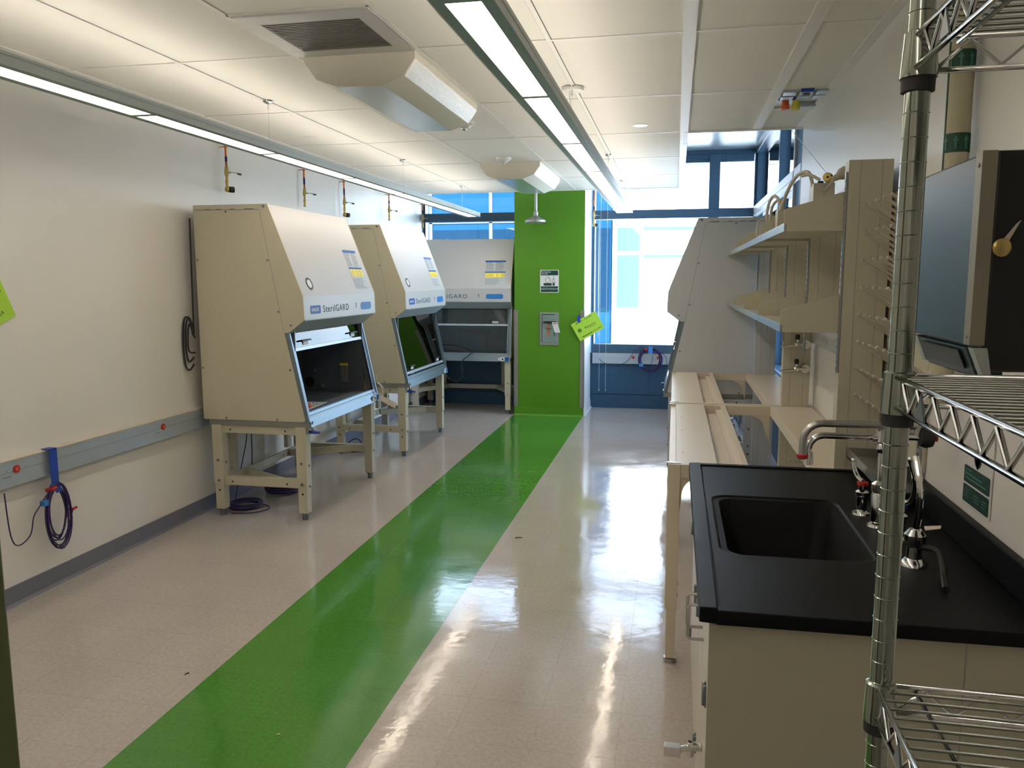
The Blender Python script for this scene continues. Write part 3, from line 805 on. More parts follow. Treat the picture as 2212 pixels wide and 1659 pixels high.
# ================================================================== raceways
def raceway(label, loc, rz, L, parts, z0, z1):
    t = thing('cable_raceway', label, 'cable raceway', loc, rz, 'wall cable raceways')
    b = M(); b.box(0, L, 0, .045, z0, z1-.004, 0); b.box(0, L, 0, .048, z1-.004, z1+.002, 1); b.box(0, L, .045, .0455, z0+(z1-z0)*.55, z0+(z1-z0)*.565, 2)
    b.build('duct', ['alum', 'cream', 'text'], t, .002)
    for u in parts:
        b = M(); b.cyl((u, .045, z0+.085), (u, .051, z0+.085), .020, 20, 0)
        b.lathe([(.007, 0), (.010, 0), (.010, .001), (.007, .001)], (u, .051, z0+.085), (0,1,0), 12, 1)
        b.build('red_cover', ['red', 'orange'], t)
        b = M()
        b.cyl((u-.06, .045, z0+.085), (u-.06, .0465, z0+.085), .003, 8, 0); b.cyl((u+.06, .045, z0+.085), (u+.06, .0465, z0+.085), .003, 8, 0)
        b.box(u+.035, u+.065, .045, .046, z0+.052, z0+.056, 0); b.box(u+.07, u+.085, .045, .046, z0+.052, z0+.056, 0)
        b.build('screw', 'text', t)
    return t
# local +y points into the room; left wall: local x -> world -y? use rz=-90: x->-y, y->+x
raceway('pale blue-grey cable raceway running along the left wall', (XL+.001, YB-.02, 0), -PI/2, YB-.65, [YB-.02-3.43, YB-.02-4.64], .635, .772)
raceway('short aluminium cable raceway under the right window', (.93, YB-.012, 0), PI, .93+1.05, [1.13, 1.45], .590, .724)

# ================================================================== gas pipes on left wall
def droppipe(label, x, y, zend, gauge, dx=1):
    t = thing('gas_pipe', label, 'gas pipe', (x, y, 0), 0, 'gas drop pipes')
    top = CEIL+.3
    L = CEIL-zend
    zz = [CEIL+.02, CEIL-.16, CEIL-.16, zend+.19, zend+.19]
    b = M(); b.cyl((0,0,zend+.16), (0,0,CEIL+.05), .008, 10, 0)
    b.build('copper_pipe', 'copper', t)
    b = M(); b.cyl((0,0,zend+.19), (0,0,CEIL-.15), .0092, 10); b.build('pipe_label', 'pipeblue', t)
    b = M(); b.tube([(-.05*dx,0,CEIL-.08), (-.012*dx,0,CEIL-.08)], .004, 6); b.lathe([(.0095, -.008), (.014, -.006), (.014, .006), (.0095, .008)], (0,0,CEIL-.08), (0,0,1), 12); b.build('clamp', 'copper', t)
    b = M(); b.lathe([(.009, .16), (.012, .155), (.012, .14), (.015, .135), (.017, .11), (.015, .09), (.010, .085), (.010, .06), (.013, .055), (.013, .035), (.010, .03), (.010, .012), (.014, .008), (.014, -.005), (.006, -.008)], (0,0,zend), (0,0,1), 14)
    b.build('brass_valve', 'brass', t)
    b = M(); b.cyl((.015*dx, 0, zend+.11), (.035*dx, 0, zend+.11), .008, 8, 0); b.tube([(.03*dx, .0, zend+.112), (.05*dx, .03, zend+.112), (.06*dx, .06, zend+.108)], .004, 6, 0)
    b.tube([(.058*dx, .055, zend+.108), (.068*dx, .085, zend+.105)], .008, 6, 1); b.build('valve_handle', ['steel', 'greenband'], t)
    if gauge:
        b = M(); b.sphere((0,0,zend-.012), .020, 8, 0); b.build('regulator', 'brass', t)
        b = M(); b.cyl((.012*dx,.01,zend-.012), (.032*dx,.035,zend-.012), .022, 18, 0); b.cyl((.032*dx,.035,zend-.012), (.034*dx,.0375,zend-.012), .018, 18, 1)
        b.build('gauge', ['black', 'white'], t)
for k, (y, ze, g, lb) in enumerate((
    (5.56, 2.365, 1, 'copper gas pipe with gauge dropping above the nearest biosafety cabinet'),
    (6.845, 2.345, 0, 'copper gas pipe without gauge, second from the camera on the left wall'),
    (7.735, 2.345, 1, 'copper gas pipe with gauge above the middle biosafety cabinet'),
    (9.035, 2.375, 0, 'thin copper gas pipe without gauge, fourth along the left wall'),
    (10.30, 2.375, 0, 'copper gas pipe in the far left corner by the window'))):
    droppipe(lb, XL+.05, y, ze, g)
droppipe('copper gas pipe with gauge between green column and right window', -1.035, 10.3, 2.375, 1, 1)
# blind cords in the right window
t = thing('blind_cord', 'thin white blind cords and wand hanging in the right window', 'blind cord', (-.98, YB-.06, 0))
b = M(); b.cyl((.0, 0, .93), (.0, 0, 2.45), .006, 8); b.build('wand', 'white', t)
for x in (.02, .105):
    b = M(); b.cyl((x, 0, .25), (x, 0, 3.2), .0016, 6); b.lathe([(.001, 0), (.005, .004), (.003, .03), (.001, .034)], (x, 0, .225), (0,0,1), 8); b.build('cord', 'white', t)

# ================================================================== column things
t = thing('emergency_sign', 'green and white emergency shower sign on the green column', 'sign', (-1.51, cy0, 1.66))
b = M(); b.prism(rrect(-.115, .115, -.138, .138, .010, 4), 'y', -.004, -.0005); b.build('plate', 'white', t)
b = M()
for (a, c, d, e) in ((-.106, .106, .072, .130), (-.106, .106, -.090, -.060), (-.106, .106, -.130, -.096)):
    b.prism(rrect(a, c, d, e, .006, 3), 'y', -.0052, -.004)
b.box(-.072, .028, -.0052, -.004, -.052, -.022); b.box(.038, .066, -.0052, -.004, -.052, -.022)
b.build('green_field', 'dgreen', t)
b = M(); b.tube([(-.018+.031*math.cos(a*PI/12), -.0055, .012+.031*math.sin(a*PI/12)) for a in range(24)], .0018, 5, 0, True)
for k in range(5): b.tube([(-.045+k*.014, -.0052, .050), (-.04+k*.011, -.0052, .062)], .0012, 4)
b.tube([(.052, -.0052, .062), (.052, -.0052, .035), (.028, -.0052, -.008), (.076, -.0052, -.008), (.052, -.0052, .035)], .0018, 5)
for z in (-.013, -.018): b.tube([(.034, -.0052, z), (.070, -.0052, z)], .001, 4)
b.build('pictogram', 'dgreen', t)
TT = lambda x, z: plane_T((x, -.0056, z), (1, 0, 0), (0, 0, 1))
lettering('Emergency', .026, TT(-.098, .106), 'white', t)
lettering('Shower', .026, TT(-.098, .083), 'white', t)
b = M()
for k, (z, w2) in enumerate(((-.070, .07), (-.080, .17), (-.106, .05))): b.box(-.098, -.098+w2, -.0058, -.0052, z, z+.005)
b.box(.0, .09, -.0058, -.0052, -.108, -.104)
b.build('small_print', 'arrow', t)

t = thing('shower_pull_station', 'grey recessed emergency shower pull station on the green column', 'pull station', (-1.51, cy0, 1.08))
b = M(); b.box(-.118, .118, -.008, -.001, -.202, .202); b.build('frame', 'galv', t, .004)
b = M(); b.box(-.088, .092, -.012, -.008, -.165, .18); b.build('panel', 'fixdark', t, .003)
b = M(); b.box(-.09, -.084, -.0135, -.012, -.165, .18); b.box(-.09, .07, -.0135, -.012, .172, .18); b.box(.06, .068, -.014, -.012, -.09, -.02)
b.box(-.07, .08, -.018, -.012, .072, .095); b.build('slot', 'black', t)
b = M(); 
for z, w2 in ((.05, .03), (.03, .03), (.01, .03), (-.01, .03), (-.045, .035)): b.box(-.01-w2/1.6, -.01+w2/1.6, -.0135, -.012, z-.006, z+.006)
b.prism([(-.033, -.055), (.013, -.055), (-.01, -.082)], 'y', -.0135, -.012); b.build('orange_arrow', 'orange', t)
b = M(); b.box(-.05, .03, -.0145, -.012, .005, .011); b.box(-.03, .02, -.0145, -.012, -.018, -.012); b.build('black_print', 'black', t)
b = M(); b.tube([(-.02, -.03, .083), (.09, -.03, .083)], .011, 8); b.cyl((-.02, -.01, .083), (-.02, -.03, .083), .008); b.build('handle', 'black', t)
b = M(plane_T((.07, -.06, .085), Vector((.06, -.005, .0)), Vector((-.035, .005, .12)))); b.box(-.03, .04, -.13, .0, 0, .001, 0); b.box(-.02, .03, -.022, -.012, .001, .0015, 1)
b.build('hang_tag', ['white', 'orange'], t)

def limesheet(label, T, w, h, lines):
    t = thing('taped_sheet', label, 'paper notice', (0, 0, 0), 0, 'lime green paper notices')
    t.matrix_world = T
    b = M(); b.box(-w/2, w/2, -h/2, h/2, 0, .001); b.build('paper', 'lime', t)
    for txt, s, x, y in lines: lettering(txt, s, Matrix.Translation((x, y, .0012)), 'ink', t, 'lettering', .0002)
    return t
a = math.radians(30)
t = limesheet('lime green paper notice taped to the corner of the green column', plane_T((-1.035, cy0-.03, 1.12), (math.cos(a), .0, math.sin(a)), (-math.sin(a), 0, math.cos(a))), .34, .235,
          [('Kaloutas', .042, -.04, -.015), ('THIS AREA', .024, .03, -.092), ('THIS AREA', .022, -.0, .085)])
b = M(); b.box(-.12, .02, -.092, -.083, .001, .0016); b.box(-.12, -.02, .087, .094, .001, .0016); b.box(.0, .10, -.03, -.027, .001, .0014)
b.cyl((-.11, .0, .001), (-.11, .0, .0013), .025, 16, 1)
b.build('printed_line', ['ink', 'green'], t)
b = M(plane_T((0,0,.002), (math.cos(-a), math.sin(-a), 0), (-math.sin(-a), math.cos(-a), 0))); b.box(-.125, -.09, .045, .13, 0, .001); b.build('tape', 'bluetape', t)
a = math.radians(24)
t = limesheet('lime green paper notice on the left wall, cut by the photo edge', plane_T((XL+.006, 3.338, 1.537), (0, math.cos(a), math.sin(a)), (0, -math.sin(a), math.cos(a))), .36, .235,
          [('THIS AREA', .030, -.022, -.078), ('ies', .034, .12, .03)])

t = thing('emergency_shower', 'stainless emergency shower head hanging in front of the green column', 'shower', (-1.62, 9.37, 0))
b = M(); b.cyl((0,0,2.46), (0,0,CEIL), .018, 14); b.lathe([(.018, 0), (.055, .004), (.055, .012)], (0,0,CEIL-.014), (0,0,1), 20); b.build('drop_pipe', 'steel', t)
b = M(); b.lathe([(.018, .14), (.026, .13), (.028, .10), (.030, .085), (.05, .07), (.10, .055), (.128, .03), (.13, .01), (.122, .0), (.02, .004)], (0,0,2.335), (0,0,1), 32); b.build('shower_head', 'steel', t)

# ================================================================== lab benches
def bench(label, y0, y1, near):
    t = thing('lab_bench', label, 'lab bench', (0, y0, 0), 0, 'beige lab bench frames')
    L = y1-y0; Z = .897
    b = M(); b.box(.02, .192, .03, L-.03, Z-.028, Z)
    for y in (.25, .8, 1.2): b.cyl((.05, y, Z), (.05, y, Z+.0008), .004, 8, 1)
    b.build('front_panel', ['bench', 'text'], t, .002)
    b = M(); b.box(.294, .322, .03, L-.03, Z-.05, Z); b.build('middle_rail', 'bench', t, .002)
    b = M(); b.box(.192, .294, .06, L-.07, Z-.055, Z-.050); b.box(.262, .294, .03, L-.05, Z-.05, Z-.025); b.build('trough', 'bench', t)
    b = M(); b.box(.60, .84, .03, L-.03, Z-.020, Z); b.box(.592, .600, .03, L-.03, Z-.055, Z); b.build('rear_panel', 'bench', t, .002)
    for y, s in ((0, 1), (L-.03, -1)):
        b = M(); b.box(-.012, .84, y, y+.03, Z-.06, Z-.001 if s < 0 else Z); b.build('end_rail', 'bench', t, .002)
    b = M(); b.box(-.012, .020, .03, L-.03, Z-.075, Z-.012); b.build('front_rail', 'bench', t, .002)
    for y in (.0, L-.05):
        lg = M(); yo = -.002 if y == 0 else .002
        lg.box(-.0145, .038, y+yo, y+.05+yo, .25, Z-.0015, 0); lg.box(-.008, .034, y+.004, y+.046, .02, .25, 0)
        for z in (.357, .306): lg.cyl((.038, y+.025, z), (.040, y+.025, z), .008, 10, 1)
        o = lg.build('leg', ['bench', 'black'], t, .002)
        f = M(); f.cyl((.013, y+.025, 0), (.013, y+.025, .018), .028, 18); f.build('foot', 'steel', o)
        g = M(); P = [(.038, Z-.06), (.12, Z-.06)]+[(.12-.075*math.sin(k*PI/12), Z-.14+.08*math.cos(k*PI/12)) for k in range(1, 7)]+[(.045, Z-.16), (.038, Z-.22)]
        g.prism(P, 'y', y+.01, y+.04); g.build('gusset', 'bench', t)
        P = [(.592, Z-.055), (.48, Z-.055)]+[(.48+.085*math.sin(k*PI/12), Z-.15+.085*math.cos(k*PI/12)) for k in range(1, 7)]+[(.592, Z-.22)]
        g = M(); g.prism(P, 'y', y+.01, y+.04); g.build('gusset', 'bench', t)
        g = M(); g.box(-.020, .04, y+.016, y+.034, Z-.012, Z+.003); g.build('end_clip', 'steel', t)
    return t
bench('beige open frame lab bench right behind the black sink counter', 3.41, 5.14, True)
bench('beige open frame lab bench farther away, touching the right biosafety cabinet', 5.165, 6.93, False)

# ================================================================== service spine with shelves
t = thing('reagent_shelving', 'tall beige shelving spine with two shelf tiers over the lab benches', 'shelving', (0, 0, 0))
def upright(x0, x1, y, z0, z1, d=.075, mt='shelf'):
    b = M(); b.box(x0, x1, y, y+d, z0, z1, 0)
    for x in (x0+.045, x1-.040): b.box(x-.0008, x+.0008, y-.0006, y, z0, z1-.004, 1)
    return b.build('upright', [mt, 'text'], t, .004)
# near full height panel; the outer ones pass down to the floor behind the bench
upright(.660, .825, 3.44, .897, 2.146)
mid = upright(.660, .820, 5.14, 0.02, 2.05); far = upright(.655, .815, 6.84, .02, 2.05, .075, 'enamel_daylit')  # far upright: daylight tint painted into its enamel
upright(.660, .820, 4.30, 1.50, 2.05); upright(.660, .820, 6.00, 1.50, 2.05)
b = M(); b.box(.822, .832, 3.50, 6.90, 1.295, 2.13); b.build('back_panel', 'enamel2', t)  # whiter than the shelf enamel, daylight on it put into the colour
for y in (3.44, 4.30, 5.14, 6.00, 6.84):
    b = M()
    zt_ = 2.10 if y < 3.5 else 1.88
    b.box(.650, .658, y, y+.02, 1.3, zt_, 0)
    for k in range(26 if y < 3.5 else 18): b.box(.6495, .6502, y+.006, y+.014, 1.31+k*.03, 1.322+k*.03, 1)
    b.build('slotted_standard', ['galv', 'black'], t)
BY = [3.45, 4.33, 5.23, 6.12, 7.02]
for lev, (zb, name) in enumerate(((1.872, 'upper'), (1.463, 'lower'))):
    for k in range(4):
        y0, y1 = BY[k]+.004, BY[k+1]-.004
        b = M(); b.box(.436, .655, y0, y1, zb+.012, zb+.030, 0); b.box(.425, .437, y0, y1, zb, zb+.034, 1)
        b.build('shelf', ['shelf', 'galv'], t, .0015)
    for k in range(5):
        y = BY[k]
        P = [(.655, zb+.03), (.424, zb+.03), (.422, zb+.075)]+[(.440-.018*math.cos(q*PI/10), zb+.075+.018*math.sin(q*PI/10)) for q in range(1, 5)]+[(.655, zb+.155)]
        b = M(); b.prism(P, 'y', y-.002, y+.002); b.box(.436, .655, y-.003, y+.012, zb, zb+.03)
        b.build('bracket', 'shelf', t, .001)
# gas turrets on the middle upright and outlets
for z in (1.285, 1.135):
    b = M(); b.cyl((.79, 5.14, z), (.79, 5.115, z), .026, 18, 0); b.cyl((.79, 5.12, z), (.735, 5.105, z), .012, 12, 0)
    b.sphere((.735, 5.105, z), .018, 8, 0); b.cyl((.735, 5.105, z), (.735, 5.105, z+.03), .008, 10, 0)
    b.lathe([(.012, 0), (.008, .02), (.009, .04), (.006, .06), (.003, .085)], (.725, 5.105, z-.004), (-1, 0, -.12), 10, 0)
    o = b.build('gas_turret', 'chrome', t)
    b = M(); b.box(.722, .748, 5.092, 5.118, z+.03, z+.062); b.build('turret_knob', 'black', o, .006)
b = M()
for x in (.705, .755):
    for z in (.475, .515):
        b.lathe([(.001, 0), (.016, 0), (.017, -.003)], (x, 6.84, z), (0, 1, 0), 16, 0)
        for dx, dz in ((-.005, .004), (.005, .004), (0, -.006)): b.cyl((x+dx, 6.8395, z+dz), (x+dx, 6.8365, z+dz), .0022, 6, 1)
b.build('power_outlet', ['cream', 'black'], far)
b = M()
for x in (.73, .76): b.cyl((x, 5.14, .55), (x, 5.136, .55), .004, 8)
b.build('screw', 'text', mid)
t2 = thing('wall_outlet', 'small wall outlet plate under the near end of the lower shelf', 'outlet', (.852, 4.2, 1.42))
b = M(); b.box(-.006, 0, -.035, .035, -.055, .055); b.build('plate', 'enamel2', t2, .002)
b = M(); b.box(-.008, -.006, -.018, -.006, -.04, .04); b.box(-.008, -.006, .006, .018, -.04, .04); b.build('slots', 'black', t2)

# things on top of the shelving
def powerbox(label, x, y, z0, z1, w=.09, d=.12):
    t = thing('power_box', label, 'power box', (x, y, z0), 0, 'power boxes on the shelf top')
    b = M(); b.box(-w/2, w/2, -d/2, d/2, 0, z1-z0, 0); b.box(.0, .0012, -d/2-.0006, -d/2, 0, z1-z0, 1); b.build('case', ['shelf', 'text'], t, .003)
    b = M(); b.cyl((-.01, -.02, z1-z0), (-.01, -.02, z1-z0+.012), .013, 10); b.build('grommet', 'black', t)
powerbox('tallest beige power box on the shelf top, nearest the camera', .640, 3.92, 1.902, 2.106)
powerbox('low beige power box on the shelf top, middle of three', .545, 4.25, 1.902, 2.02, .12, .1)
powerbox('low beige power box on the shelf top, farthest of three', .56, 4.9, 1.902, 2.04, .10, .1)
def cordloop(label, pts, r=.007, plug=True):
    t = thing('white_cord', label, 'cord', pts[0], 0, 'white cords on the shelf top')
    p0 = Vector(pts[0])
    b = M(); b.tube(smooth([Vector(p)-p0 for p in pts]), r, 8); b.build('cable', 'cream', t)
    return t
cordloop('large white cord arching from the tall power box to the middle box', [(.60, 3.92, 2.10), (.585, 3.96, 2.165), (.545, 4.02, 2.16), (.515, 4.10, 2.10), (.50, 4.20, 2.02), (.50, 4.24, 1.97)], .0085)
cordloop('white cord looping behind the large arching cord', [(.50, 4.25, 1.98), (.505, 4.3, 2.06), (.485, 4.35, 2.10), (.465, 4.38, 2.08), (.455, 4.4, 2.02), (.46, 4.42, 1.96), (.47, 4.44, 1.91)], .008)
cordloop('white cord loop lying nearest the front edge of the shelf top', [(.52, 4.28, 1.99), (.52, 4.34, 2.07), (.50, 4.4, 2.08), (.485, 4.46, 2.05), (.48, 4.5, 1.97), (.47, 4.52, 1.91)], .007)
cordloop('thin white cord arching over the far end of the shelf top', [(.60, 5.0, 1.99), (.52, 4.9, 2.02), (.46, 4.8, 2.01), (.435, 4.7, 1.96), (.432, 4.62, 1.90)], .005)
cordloop('thin white cord hanging down over the second shelf bracket', [(.55, 4.33, 2.02), (.50, 4.36, 1.97), (.47, 4.45, 1.93), (.45, 4.6, 1.92), (.44, 4.9, 1.905)], .004)
t = thing('power_plug', 'grey power plug with three prongs resting on top of the spine', 'plug', (.70, 3.80, 2.135), .6)
b = M(plane_T((0,0,0), (.9, 0, .45), (0, 1, 0))); b.lathe([(.001, -.05), (.012, -.048), (.016, -.02), (.026, .0), (.027, .025), (.001, .027)], (0,0,0), (1,0,0), 16, 0)
b.cyl((-.12, 0, -.03), (-.045, 0, 0), .008, 10, 0); b.build('body', 'peg', t)
b = M(plane_T((0,0,0), (.9, 0, .45), (0, 1, 0)))
for y, z in ((-.009, .006), (.009, .006), (0, -.01)): b.box(.025, .05, y-.002, y+.002, z-.004, z+.004)
b.build('prong', 'brass', t)
t = thing('twist_lock_plug', 'round olive twist-lock plug on top of the tall power box', 'plug', (.655, 3.86, 2.128))
b = M(); b.lathe([(.001, .03), (.02, .03), (.022, 0), (.020, -.03), (.012, -.032), (.001, -.03)], (0,0,0), (.3, 1, 0), 18); b.build('body', 'brass', t)
b = M(); b.cyl((-.009, -.031, 0), (-.009, -.04, 0), .004, 6); b.cyl((.008, -.031, .006), (.008, -.04, .006), .004, 6); b.build('contact', 'black', t)
b = M(); b.tube(smooth([(-.03, .03, -.005), (-.07, .05, .02), (-.10, .08, .02)]), .007, 8); b.build('cable', 'cream', t)
b = M(); b.tube([(.745, 6.04, CEIL), (.72, 5.0, 2.43), (.69, 4.0, 2.14), (.66, 3.9, 2.115)], .0022, 6)
tag(b.build('hanging_wire', 'white'), 'thin wire slanting from the ceiling edge to the shelf top', 'wire')

# ================================================================== pegboard + drip tray
t = thing('drying_rack', 'beige wall drying rack with rows of slanted pegs', 'drying rack', (XR, 3.16, 0))
b = M(); b.box(-.014, -.001, -.26, .46, 1.02, 2.02); b.build('board', 'board', t, .002)
for r_ in range(8):
    for c_ in range(6):
        yy = .235-c_*.102-(r_ % 2)*.018; z = 1.968-r_*.1065
        b = M(); b.cyl((-.012, yy, z-.088), (-.138, yy, z-.002), .0058, 8, 0); b.sphere((-.138, yy, z-.002), .0078, 5, 0)
        b.build('peg', 'peg', t)
b = M(); b.box(-.150, -.001, -.30, .26, .955, .961); b.prism([(-.150, .955), (-.150, .995), (-.146, .995), (-.146, .961)], 'y', -.30, .26); b.box(-.15, -.001, .256, .26, .955, .995)
b.build('drip_tray', 'steel', t)
b = M()
for z, y in ((1.62, .06), (1.30, .12), (1.45, -.05)): b.box(-.016, -.0145, y-.03, y+.03, z-.05, z+.05)
b.build('sticker', 'white', t)
t = thing('brass_tap', 'small brass outlet knob on a white plate beside the drying rack', 'tap', (.80, 2.98, 1.245))
b = M(); b.cyl((.05, 0, 0), (0, 0, 0), .012, 12, 0); b.lathe([(.012, 0), (.016, -.01), (.016, -.03), (.010, -.034)], (0,0,0), (1,0,0), 12, 0); b.build('knob', 'brass', t)
b = M(); b.box(.045, .052, -.05, .05, -.20, .10); b.build('plate', 'white', t, .002)

# ================================================================== sink counter
t = thing('sink_cabinet', 'beige base cabinet under the black counter', 'cabinet', (0, 0, 0))
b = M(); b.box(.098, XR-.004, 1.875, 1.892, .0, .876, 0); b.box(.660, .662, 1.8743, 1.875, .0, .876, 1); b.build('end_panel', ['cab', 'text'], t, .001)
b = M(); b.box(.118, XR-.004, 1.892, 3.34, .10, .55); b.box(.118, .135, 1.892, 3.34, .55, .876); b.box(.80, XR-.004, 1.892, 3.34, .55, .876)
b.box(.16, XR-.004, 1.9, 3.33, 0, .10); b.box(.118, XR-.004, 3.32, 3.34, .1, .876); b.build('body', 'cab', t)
for (a, c, hy, hg) in ((1.897, 2.188, 2.15, 1.93), (2.192, 2.49, 2.23, 2.47), (2.50, 3.33, None, 3.30)):
    b = M(); b.box(.098, .117, a, c, .115, .862); d = b.build('door', 'cabface', t, .002)
    if hy: b = M(); b.tube([(.098, hy, .795), (.062, hy, .795), (.055, hy, .788), (.055, hy, .704), (.062, hy, .697), (.098, hy, .697)], .0045, 8); b.build('pull_handle', 'steel', d)
    for z in (.655, .20): b = M(); b.cyl((.093, hg, z-.028), (.093, hg, z+.028), .006, 10); b.box(.094, .0985, hg-.014, hg+.014, z-.028, z+.028); b.build('hinge', 'dsteel', d)
b = M(); b.box(.085, .097, 2.64, 2.655, .60, .66); b.build('name_holder', 'dsteel', t)
t = thing('chrome_latch', 'small chrome latch low on the front of the sink cabinet', 'latch', (.098, 2.06, .435))
b = M(); b.cyl((0, 0, 0), (-.03, 0, 0), .012, 12); b.cyl((-.03, 0, .012), (-.03, 0, -.03), .010, 12); b.cyl((-.03, 0, -.005), (-.07, -.02, -.005), .009, 12)
b.box(-.10, -.055, -.035, -.01, -.018, .012); b.build('body', 'chrome', t, .003)

t = thing('black_countertop', 'black epoxy countertop with raised rim by the right wall', 'countertop', (0, 0, 0))
X0, X1, Y0, Y1, ZT = .073, XR-.004, 1.852, 3.385, .914
hole = rrect(.166, .545, 2.282, 2.886, .055, 8)
cxh, cyh = .355, 2.584
def outer(p, x0, x1, y0, y1):
    dx, dy = p[0]-cxh, p[1]-cyh
    s = min(((x1-cxh)/dx if dx > 0 else (x0-cxh)/dx) if abs(dx) > 1e-9 else 1e9, ((y1-cyh)/dy if dy > 0 else (y0-cyh)/dy) if abs(dy) > 1e-9 else 1e9)
    return (cxh+dx*s, cyh+dy*s)
def ringcap(b, A, B, za, zb, mi=0):
    n = len(A)
    b.add([(p[0], p[1], za) for p in A]+[(p[0], p[1], zb) for p in B], [(i, (i+1) % n, n+(i+1) % n, n+i) for i in range(n)], mi)
# densify the loop so the outer rectangle corners are hit
ring = []
for i in range(len(hole)):
    p, q = hole[i], hole[(i+1) % len(hole)]
    n = max(1, int(math.hypot(q[0]-p[0], q[1]-p[1])/.02))
    ring += [(p[0]+(q[0]-p[0])*k/n, p[1]+(q[1]-p[1])*k/n) for k in range(n)]
cs = [(X0+.050, Y0+.035), (X1, Y0+.035), (X1, Y1-.036), (X0+.050, Y1-.036)]
def snap(P, rect):
    out = list(P)
    for c in rect:
        j = min(range(len(out)), key=lambda i: (out[i][0]-c[0])**2+(out[i][1]-c[1])**2); out[j] = c
    return out
shelfr = [(cxh+(p[0]-cxh)*1.10+.0, cyh+(p[1]-cyh)*1.05) for p in ring]     # shallow ledge round the bowl
inner = snap([outer(p, X0+.050, X1, Y0+.035, Y1-.036) for p in ring], cs)
b = M()
ringcap(b, ring, shelfr, ZT-.014, ZT-.012); ringcap(b, shelfr, [(cxh+(p[0]-cxh)*1.02, cyh+(p[1]-cyh)*1.01) for p in shelfr], ZT-.012, ZT-.006)
lip2 = [(cxh+(p[0]-cxh)*1.02, cyh+(p[1]-cyh)*1.01) for p in shelfr]
ringcap(b, lip2, inner, ZT-.006, ZT-.006)
oc = [(X0, Y0), (X1, Y0), (X1, Y1), (X0, Y1)]
b.add([(p[0], p[1], ZT-.038) for p in oc], [(0,1,2,3)]) if False else None
# raised marine edge
b.box(X0, X0+.042, Y0, Y1, ZT-.038, ZT); b.box(X0+.042, X1, Y1-.03, Y1, ZT-.038, ZT); b.box(X0+.042, X1, Y0, Y0+.035, ZT-.038, ZT-.0055)
b.box(X0+.042, .15, Y0+.035, Y1-.03, ZT-.038, ZT-.02); b.box(.60, X1, Y0+.035, Y1-.03, ZT-.038, ZT-.02); b.box(.15, .60, Y0+.035, 2.25, ZT-.038, ZT-.02); b.box(.15, .60, 2.92, Y1-.03, ZT-.038, ZT-.02)
b.build('counter_slab', 'epoxy', t, .003)
b = M(); b.box(XR-.026, XR-.001, Y0, Y1, ZT-.005, 1.000); b.build('backsplash', 'epoxy', t, .004)
t = thing('sink', 'deep black rectangular sink basin set into the counter', 'sink', (0, 0, 0))
b = M()
low = [(cxh+(p[0]-cxh)*.93, cyh+(p[1]-cyh)*.95) for p in ring]
ringcap(b, ring, low, ZT-.014, ZT-.26); b.add([(p[0], p[1], ZT-.26) for p in low], [list(range(len(low)))])
ringcap(b, [(cxh+(p[0]-cxh)*1.03, cyh+(p[1]-cyh)*1.02) for p in ring], [(cxh+(p[0]-cxh)*.96, cyh+(p[1]-cyh)*.97) for p in low], ZT-.016, ZT-.27)
ringcap(b, ring, [(cxh+(p[0]-cxh)*1.03, cyh+(p[1]-cyh)*1.02) for p in ring], ZT-.014, ZT-.016)
b.add([(cxh+(p[0]-cxh)*.96, cyh+(p[1]-cyh)*.97, ZT-.27) for p in low], [list(range(len(low)))])
b.build('bowl', 'basin', t)
b = M(); b.cyl((cxh, cyh, ZT-.262), (cxh, cyh, ZT-.257), .045, 20); b.build('drain', 'dsteel', t)

# faucets
FZ = ZT-.006
t = thing('faucet', 'chrome lab faucet with swan neck spout and red-ringed lever', 'faucet', (.64, 2.62, FZ))
b = M(); b.lathe([(.032, 0), (.030, .006), (.018, .012), (.022, .016), (.022, .10), (.019, .108), (.023, .112), (.023, .135), (.012, .145)], (0,0,0), (0,0,1), 20); b.build('centre_body', 'chrome', t)
b = M(); b.cyl((0,0,.12), (0,0,.30), .0095, 12)
b.lathe([(.012, 0), (.016, .01), (.016, .02), (.012, .03), (.018, .035), (.018, .07), (.012, .075)], (0,0,.235), (0,0,1), 16)
b.cyl((-.03, 0, .282), (.03, 0, .282), .012, 12); b.build('riser', 'chrome', t)
b = M(); P = [(-.02, 0, .282), (-.16, -.0, .282)]+[(-.16-.045*math.sin(q*PI/12), 0, .237+.045*math.cos(q*PI/12)) for q in range(1, 7)]
P = [(-.02, .02, .280), (-.165, .02, .280)]+[(-.165-.048*math.sin(q*PI/12), .02, .232+.048*math.cos(q*PI/12)) for q in range(1, 7)]+[(-.213, .02, .222)]
b.tube(P, .0105, 12); b.cyl((-.213, .02, .225), (-.213, .02, .185), .015, 14, 0, .016); b.build('spout', 'chrome', t)
b = M(); P = [(.10, .0, .322), (-.175, .0, .322)]+[(-.175-.058*math.sin(q*PI/12), 0, .264+.058*math.cos(q*PI/12)) for q in range(1, 7)]+[(-.233, 0, .222)]
b.tube(P, .0115, 12, 0); b.cyl((.1, 0, .322), (.1, 0, .29), .0115, 12); b.cyl((.1, 0, .29), (.02, 0, .29), .010, 12); b.build('eyewash_arm', 'steel', t)
b = M(); b.lathe([(.012, 0), (.018, -.002), (.018, -.012), (.012, -.016)], (-.233, 0, .222), (0,0,1), 16); b.build('red_cap', 'red', t)
